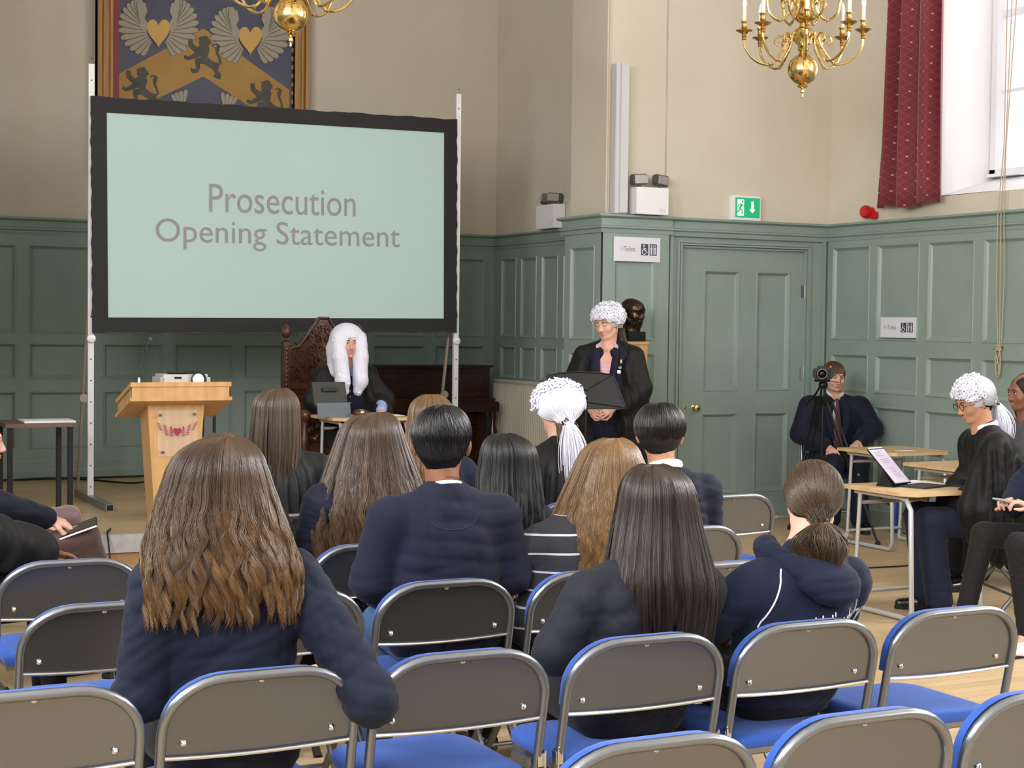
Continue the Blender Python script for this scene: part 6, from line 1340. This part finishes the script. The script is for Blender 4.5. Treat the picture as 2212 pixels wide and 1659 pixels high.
# --- three people at the left edge facing right
def legs_in(p, m, r=(.085, .060, .042)):
    s = SD()
    for q in (-1, 1): h, k, a, ft = p.L[q]; s.chain([h, k, a], list(r), .02)
    garment(p, 'tights', s, m, .007); garment(p, 'skirt', SD().e(p.P, (.175, .15, .11), .04).c((-.08, .05, .55), (-.07, .20, .57), .095, .09, .05).c((.08, .05, .55), (.07, .20, .59), .095, .09, .05), TROU, .008); shoes(p)
Yf = 7.3; fx = at_y(11, 952, Yf); kx = at_y(224, 1160, Yf).x; X0 = kx-.60
p = person(X0, Yf, 0, -PI/2, 'person in dark jacket and black tights seen in profile at the left edge', fx.z+.116, hoff=(0, fx.x-.115-X0), sk=SK1, sw=.175, hp=(-.05, 0, 0), arms={1: ((.17, .10, .82), (.10, .34, .745), (-.1, .75, -.3), (.3, .1, 1), .45), -1: ((-.19, .10, .82), (-.10, .30, .70), (.2, .75, -.2), (0, .2, 1), .35)}, legs={1: ((.10, .50, .655), (.02, .66, .26)), -1: ((-.10, .48, .54), (-.10, .44, .12))}, vox=.005)
garment(p, 'jacket', top_sd(p, .024, .03), SUIT, disp=wr(47, .008, 8)); legs_in(p, TIGHT); face_parts(p.body, p.M)
long_hair(p.Mh, p.t, HB_['brown'], HU['brown'], [(.05, .088, -.03, .105), (-.05, .09, -.045, .10), (-.15, .10, -.06, .09), (-.30, .12, -.08, .06)], n=1740, seed=103, rad=0.00122, clump=60, az=(-85, 85))
nb_ = thing('notebook', (X0+.46, Yf-.13, .70), -.3, 'slim black notebook under the hand of the person in profile at the left edge', 'notebook'); MB().box((0, 0, .0), (.17, .10, .012), Euler((.25, -.35, 0)).to_matrix(), .002).build('cover', BLACK, nb_); MB().box((0, 0, -.001), (.167, .102, .008), Euler((.25, -.35, 0)).to_matrix()).build('page_edge', PAP, nb_)
chair(X0-.02, Yf, 'steel folding chair under the person seen in profile at the left edge', GA, -PI/2)
hx = at_y(150, 1192, 6.3); p = person(hx.x-.50, 6.36, 0, -PI/2, 'person in black gown at the left edge of whom only a sleeve and hand show', 1.30, hoff=(0, .02), sk=SK3, sw=.175, arms={1: ((.20, .12, .84), (.10, .38, hx.z+.005), (-.1, .8, -.05), (0, 0, 1), .3), -1: ((-.20, .12, .82), (-.06, .36, .68), (.1, .8, -.1), (0, 0, 1), .3)})
garment(p, 'gown', gown_sd(p, .022), GOWN, .007, pleats(13, .01, 19)); legs_in(p, TROU)
long_hair(p.Mh, p.t, HB_['dark'], HU['dark'], [(.05, .095, -.02, .112), (-.05, .108, -.03, .11), (-.30, .12, -.08, .06)], n=1160, seed=102, rad=0.00122, clump=40)
chair(hx.x-.52, 6.36, 'steel folding chair under the gowned person at the left edge', GA, -PI/2)
kr = at_y(165, 1090, 8.5); p = person(kr.x-.56, 8.5, 0, -PI/2, 'person at the left edge of whom only the mauve tights over the knees show', 1.28, sk=SK2, sw=.175, legs={1: ((.10, .50, .60), (.06, .56, .14)), -1: ((-.09, .46, .56), (-.10, .46, .12))})
garment(p, 'jacket', top_sd(p, .024, .03), SUIT, disp=wr(49, .008, 8)); legs_in(p, TIGHT2)
chair(kr.x-.58, 8.5, 'steel folding chair furthest back at the left edge', GA, -PI/2)
# ================================================================ judge
jy = 11.78; q = at_y(752, 697, jy)
p = person(q.x-.01, jy, ST, .05, 'person in long white judge wig and black gown sitting on the carved throne', q.z-ST-.045, seat=.49, hoff=(0, .06), hcx=.02, hp=(-.02, 0, -.10), sw=.19, sk=SK2, vox=.005, arms={-1: ((-.27, .08, .82), (-.16, .30, .74)), 1: ((.28, .06, .82), (.20, .30, .74))})
# faces the hall: turn round
p.t.rotation_euler = (0, 0, PI+.05)
face_parts(p.body, p.M)
s = SD(); s.join(top_sd(p, .012, .02)); sh = garment(p, 'shirt', s, LBL, .008)
bt = garment(p, 'waistcoat', SD().e(p.P*.5+p.Nb*.5+V3(0, .015, 0), (.15, .115, .22), .04), SUIT, .007)
for k in range(4):
    o = on_surf(bvh(bt), [(.03, .5, .80+.045*k)], (0, -1, 0)); 
    if o: MB().sphere(o[0], .006, 8).build('button', CHROME, bt)
gd = SD(); P, Nb, S = p.P, p.Nb, p.S
for s_ in (-1, 1):
    e, w, *_ = p.A[s_]
    gd.c(Nb+V3(s_*.05, -.02, 0), S[s_], .05, .06, .04); gd.c(S[s_], e, .068, .085, .04); gd.c(e, e+(w-e)*.7+V3(0, 0, -.05), .085, .08, .04); gd.c(S[s_]+V3(-s_*.03, .045, -.05), V3(s_*.16, .12, .60), .05, .065, .04)
gd.c(S[-1]+V3(0, -.05, -.04), S[1]+V3(0, -.05, -.04), .065, None, .04); gd.e((0, -.05, .78), (.21, .11, .3), .05)
for s_ in (-1, 1): gd.c((s_*.13, .12, .56), (s_*.15, .44, .50), .12, .12, .06); gd.c((s_*.15, .46, .50), (s_*.18, .46, .14), .12, .14, .06)
garment(p, 'gown', gd, GOWN, .007, pleats(5, .012, 15, 0, 0, Nb[2]-.03, .1)); shoes(p)
wg = SD(); Hc = p.Hc; M = p.M; loc = SD(); loc.e((0, -.02, .05), (.128, .125, .110), .03)
for s_ in (-1, 1):
    loc.e((s_*.095, -.005, -.03), (.050, .10, .09), .04); loc.c((s_*.088, .035, .04), (s_*.082, .075, -.10), .050, .055, .03); loc.c((s_*.082, .075, -.10), (s_*.068, .115, -.28), .058, .060, .03); loc.c((s_*.068, .115, -.28), (s_*.055, .11, -.36), .055, .035, .03)
    loc.c((s_*.10, -.02, -.05), (s_*.11, .02, -.22), .06, .05, .04)
loc.e((0, .11, -.035), (.036, .09, .085), .01, sub=True); loc.e((0, .15, -.25), (.020, .12, .30), .01, sub=True)
w_ = solid('wig', loc.xf(M), WIGU, p.t, .006)
me = w_.data; n = len(me.vertices); co = np.zeros(n*3, np.float32); me.vertices.foreach_get('co', co); no = np.zeros(n*3, np.float32); me.vertices.foreach_get('normal', no); co = co.reshape(-1, 3); no = no.reshape(-1, 3)
Mi = np.array(M.inverted()); lc = co @ Mi[:3, :3].T+Mi[:3, 3]; ln_ = no @ Mi[:3, :3].T
r = np.random.RandomState(8); ok = np.where(((np.abs(lc[:, 0]) > .085) | (lc[:, 2] > .045) | (lc[:, 2] < -.30) | (lc[:, 1] < .03)) & ~((lc[:, 2] < .03) & (np.abs(lc[:, 0]) < .075) & (lc[:, 2] > -.27) & (lc[:, 1] > .05)))[0]
sel = r.choice(ok, 760, replace=False); curls(M, w_, WIG, lc[sel]+ln_[sel]*.006, ln_[sel], .0215, .0062, 1.5, 5, 'curls', .034)
# ================================================================ standing speaker
sy = 10.15; q = at_y(1308, 651, sy)
p = person(q.x+.03, sy, 0, 0, 'person standing behind the music stand in short white wig, pink shirt and open black gown', q.z-.04, stand=True, hoff=(0, .02), hcx=0, hp=(-.22, .03, -.42), sw=.18, sk=SK1, vox=.0042, closed=True,
    arms={1: ((.235, .01, 1.17), (.085, .22, 1.03), (-.55, .5, -.3), (.5, .8, .1), .75), -1: ((-.235, .01, 1.17), (-.085, .23, 1.04), (.55, .5, -.35), (-.4, .8, .1), .85)})
p.t.rotation_euler = (0, 0, PI-.72)
face_parts(p.body, p.M, closed=True)
for s_ in (-1, 1):
    b = MB(); b.M = p.M; b.sphere((s_*.031, .0875, .0025), (.0118, .0095, .0085), 14); b.build('eyelid', SK1, p.body)
Nb, S, P = p.Nb, p.S, p.P
s = top_sd(p, .008, .01, .9); s.e(Nb+V3(0, .10, -.02), (.045, .07, .10), .015, sub=True)
garment(p, 'shirt', s, PINK, .006, wr(51, .004, 12))
for s_ in (-1, 1):
    MB().prism([(0, 0), (.055, -.03), (.05, -.10), (.018, -.125), (.0, -.05)], tuple(Nb+V3(s_*.040, .045, .045)), (s_*.75, .45, 0), (0, .25, 1), (0, .006, .0)).build('shirt_collar', PINK, p.t, ang=30)
for nm, mt_, inf, off in (('blazer', SUIT, .022, 0), ):
    s = top_sd(p, .016, .03, .8, sl=(.046, .040, .036)); s.e(Nb+V3(0, .155, -.17), (.070, .12, .25), .01, sub=True); s.e(Nb+V3(0, .06, .04), (.062, .08, .06), .01, sub=True); s.e(P+V3(0, 0, -.05), (.18, .13, .14), .05)
    bz = garment(p, nm, s, mt_, .006, wr(53, .005, 9))
for s_ in (-1, 1):
    MB().tube([tuple(Nb+V3(s_*x_, y_, z_)) for x_, y_, z_ in ((.058, -.02, .03), (.068, .04, .0), (.070, .095, -.06), (.062, .128, -.16), (.045, .142, -.26), (.02, .148, -.36))], [.012, .022, .026, .028, .024, .008], 10, flat=.35, up=(0, 1, 0)).build('lapel', SUIT, bz)
s = SD()
for s_ in (-1, 1):
    e, w, *_ = p.A[s_]
    s.c(Nb+V3(s_*.075, -.03, -.0), S[s_]+V3(0, 0, .012), .048, .070, .03); s.c(S[s_]+V3(s_*.012, 0, -.01), e+V3(s_*.012, -.01, 0), .074, .082, .03); s.c(e+V3(s_*.01, 0, 0), e+(w-e)*.66+V3(s_*.01, 0, -.02), .078, .070, .03)
    s.c(e+V3(s_*.01, -.03, -.03), V3(s_*.20, -.05, .50), .07, .09, .04); s.c(S[s_]+V3(-s_*.02, .05, -.06), V3(s_*.15, .09, .9), .045, .07, .05); s.c(V3(s_*.15, .09, .9), V3(s_*.17, .09, .45), .07, .08, .05)
s.c(S[-1]+V3(0, -.045, -.05), S[1]+V3(0, -.045, -.05), .062, None, .04); s.e((0, -.07, 1.0), (.19, .09, .5), .05)
garment(p, 'gown', s, GOWN, .007, pleats(11, .012, 17, 0, 0, Nb[2], .2)); trousers(p, TROU); shoes(p)
cf = MB()
for s_ in (1,):
    e, w, *_ = p.A[s_]; d = (w-e)/np.linalg.norm(w-e); c0 = w-d*.025; cf.tube([tuple(c0-d*.006), tuple(c0+d*.006)], .0, 8) if 0 else None
    a_ = np.cross(d, V3(0, 0, 1)); a_ /= np.linalg.norm(a_); b_ = np.cross(d, a_); cf.tube([tuple(c0+a_*.031*math.cos(k)+b_*.028*math.sin(k)) for k in [2*PI*i/16 for i in range(16)]], .006, 8, closed=True, flat=.5); cf.sphere(tuple(c0+V3(.0, .028, .008)), (.016, .008, .016))
cf.build('wristwatch', CHROME, p.t)
tr = bvh(bz)
for (x_, z_, m_, w_) in ((-.112, .0, mat('yellow pin', 'd8c23a', .4), (.006, .013)), (-.106, -.045, mat('grey pin', '8b909a', .4), (.011, .008)), (-.10, -.075, WHITE, (.013, .012))):
    o = on_surf(bvh(bz), [(x_, 1, Nb[2]-.10+z_)], (0, -1, 0), .004)
    if o: MB().box(o[0]+Vector((0, .018, 0)), (w_[0]*2, .004, w_[1]*2), bev=.0015).build('lapel_pin', m_, bz)
short_wig(p, 12, 210, None, .0062, smooth=False, rx=.118, cr=.019, keep=lambda v: (v[2] > -.05 and not (v[1] > .45 and v[2] < (.22 if abs(v[0]) < .55 else -.02))) or (v[1] < .3 and v[2] > -.35))
r = np.random.RandomState(2); n_ = 420; t_ = np.linspace(0, 1, 14)[None, :]; dx_ = r.normal(0, .010, (n_, 1)); Pp = np.stack([-.03-.03*t_+dx_*(1+t_), -.10+.02*np.sin(t_*3)+r.normal(0, .006, (n_, 1)), -.06-.22*t_+0*dx_], -1)
Mn = np.array(p.M); strands_mesh('ponytail', Pp @ Mn[:3, :3].T+Mn[:3, 3], .0018*np.ones((n_, 14)), r.rand(n_), HB_['ash'], p.t)
# ================================================================ camera operator, tripod and camera
oy = 10.62; q = at_y(1803, 778, oy)
p = person(q.x+.02, oy, 0, 0, 'person in dark navy suit, white shirt and tie sitting behind the tripod', q.z-.02, hoff=(0, .07), hcx=.03, hp=(-.12, 0, .15), sw=.205, sk=SK1, male=True, arms={-1: ((-.29, .06, .80), (-.12, .30, .70)), 1: ((.30, .10, .76), (.12, .32, .66), (-.3, .7, -.4), (.4, .3, .8), .5)}, vox=.005)
p.t.rotation_euler = (0, 0, PI-.45); face_parts(p.body, p.M)
s = top_sd(p, .008, .01, .95, sl=(.05, .045, .042)); garment(p, 'shirt', s, SHIRT, .006); s = top_sd(p, .026, .03, .88, sl=(.066, .062, .052)); s.e(p.Nb+V3(0, .165, -.18), (.05, .12, .30), .01, sub=True)
sj = garment(p, 'suit_jacket', s, SUIT, .006, wr(61, .007, 8)); trousers(p, SUIT, r=(.1, .085, .07)); shoes(p); collar(p, SHIRT, .062, .013, .45, 'shirt_collar', .04)
Nb = p.Nb; MB().tube([tuple(Nb+V3(0, y_, z_)) for y_, z_ in ((.085, .0), (.105, -.05), (.135, -.15), (.15, -.27), (.14, -.40))], [.016, .014, .022, .028, .032], 8, flat=.25, up=(0, 1, 0)).build('necktie', mat('dark maroon striped tie', '2a1420', .6, var=('5a1f30', 30)), p.t)
for s_ in (-1, 1): MB().tube([tuple(Nb+V3(s_*x_, y_, z_)) for x_, y_, z_ in ((.06, -.01, .025), (.07, .05, -.01), (.075, .11, -.10), (.06, .145, -.22), (.035, .155, -.34))], [.012, .022, .028, .026, .008], 8, flat=.35, up=(0, 1, 0)).build('lapel', SUIT, sj)
HB2 = hair_mat('chestnut hair', '3a2518', '6e4a30'); HU2 = mat('chestnut hair underlayer', '3a2518', .7)
cap_hair(p.M, p.t, HB2, HU2, n=1800, seed=111, rad=.0016, rx=.086, ry=.104, zlow=lambda a: float(np.interp(abs(a), [0, 60, 90, 120, 180], [-.07, -.06, -.01, .03, .045])), top=.126, stick=.004)
chair(q.x+.02, oy-.02, 'steel folding chair with blue pad under the camera operator in the corner', GA, PI-.45)
ty = 10.02; c = at_y(1779, 800, ty)
t = thing('camera_tripod', (c.x, ty, 0), .1, 'tall black tripod in front of the seated person in the corner', 'tripod'); TB = mat('black tripod tube', '141416', .35, .3); hz = at_y(1780, 857, ty).z
MB().box((0, 0, hz-.03), (.12, .10, .07), bev=.012).build('spider', TB, t); MB().cyl((0, 0, hz), (0, 0, hz+.07), .026, .02).sphere((0, 0, hz+.09), (.04, .035, .035)).box((-.01, 0, hz+.125), (.11, .07, .018), bev=.004).tube([(.02, .04, hz+.10), (.06, .14, hz+.02), (.10, .3, hz-.08)], .008, 8).build('fluid_head', TB, t)
ps = [at_z(1874, 1141, 0), at_z(1668, 1136, 0)]; feet = [(ps[0].x-c.x, ps[0].y-ty-.15), (ps[1].x-c.x+.05, ps[1].y-ty-.25), (.06, -.55)]
for fx_, fy_ in feet:
    ft = Vector((fx_, fy_, .02)); tp0 = Vector((fx_*.12, fy_*.12, hz-.04)); sd_ = Vector((-fy_, fx_, 0)).normalized(); mid = tp0.lerp(ft, .52); lw = tp0.lerp(ft, .60)
    l = MB()
    for s_ in (-1, 1): l.tube([tp0+sd_*.03*s_, mid+sd_*.022*s_], .008, 8)
    l.box(mid, (.05, .03, .04)).tube([tp0.lerp(ft, .4), lw, ft], [.010, .011, .009], 8).box(lw, (.03, .03, .03)); o = l.build('leg', TB, t)
    MB().lathe([(.02, 0), (.022, .02), (.01, .04)], (ft.x, ft.y, 0), 12).build('rubber_foot', RUBBER, o); MB().box(mid+Vector((.02, -.02, 0)), (.03, .012, .018), bev=.003).build('leg_clamp', CHROME, o)
MB().cyl((0, 0, hz-.45), (0, 0, hz-.05), .012).build('centre_column', TB, t)
t = thing('video_camera', (c.x-.005, ty, hz+.135), -.60, 'black camera with round lens and red light on top of the tripod', 'camera'); cb = mat('black camera body', '101012', .4)
MB().box((0, 0, .045), (.155, .07, .085), bev=.012).box((-.015, 0, .093), (.06, .05, .02), bev=.006).box((.062, -.03, .045), (.035, .03, .08), bev=.01).build('camera_body', cb, t)
l = MB().lathe([(.038, 0), (.042, .01), (.042, .05), (.037, .055), (.037, .075), (.030, .078), (.024, .06), (.0, .055)], (-.012, -.033, .045), 24, rot=(PI/2, 0, 0)).build('lens_barrel', cb, t)
MB().tube([(-.012+.0365*math.cos(a_), -.110, .045+.0365*math.sin(a_)) for a_ in [2*PI*i/28 for i in range(28)]], .0016, 6, closed=True).build('lens_rim', CHROME, l); MB().lathe([(.029, 0), (.02, .01), (0, .014)], (-.012, -.09, .045), 20, rot=(PI/2, 0, 0)).build('front_glass', mat('coated glass', '0c1016', .18, spec=.4), l)
MB().sphere((.055, -.03, .098), .007, 8).build('tally_light', mat('red tally light', 'ff2a1a', .3, emit=('ff3a20', 4)), t)
MB().tube([(.07, .0, .03), (.11, -.0, .045), (.14, 0, .02), (.135, 0, -.02), (.09, 0, -.02), (.05, 0, -.01)], .003, 6).build('camera_lead', BLACK, t)
# ================================================================ bronze bust
t = thing('bronze_bust', (PED[0]+.05, PED[1]-.01, PED[2]), .02, 'bronze head of a bald man on a black block, behind the standing speaker', 'bust')
BZ = mat('dark patinated bronze', '54463a', .32, 1., var=('332b24', 14), bump=(45, .4, .004)); k_ = at_y(1357, 716, 10.9).z-PED[2]
MB().box((0, 0, k_/2), (.16, .16, k_), bev=.003).build('plinth', mat('black marble', '0b0b0d', .2), t)
b = head_sd(True); b.e((0, .05, .04), (.06, .05, .05), .03); b.c((0, -.02, -.06), (0, -.01, -.14), .055, .06, .03); b.c((0, .03, -.07), (0, .02, -.14), .045, .05, .03)
for s_ in (-1, 1): b.c((s_*.05, .06, -.03), (s_*.03, .075, -.08), .01, .008, .01)
Mb = Matrix.Translation((0, 0, k_+.145)) @ Matrix.Rotation(.03, 4, 'X') @ Matrix.Rotation(PI+.35, 4, 'Z')
solid('bust_head', b.xf(Mb), BZ, t, .0035, lambda P: .0007*np.sin(P[:, 0]*210)*np.sin(P[:, 1]*190+1)*np.sin(P[:, 2]*200))
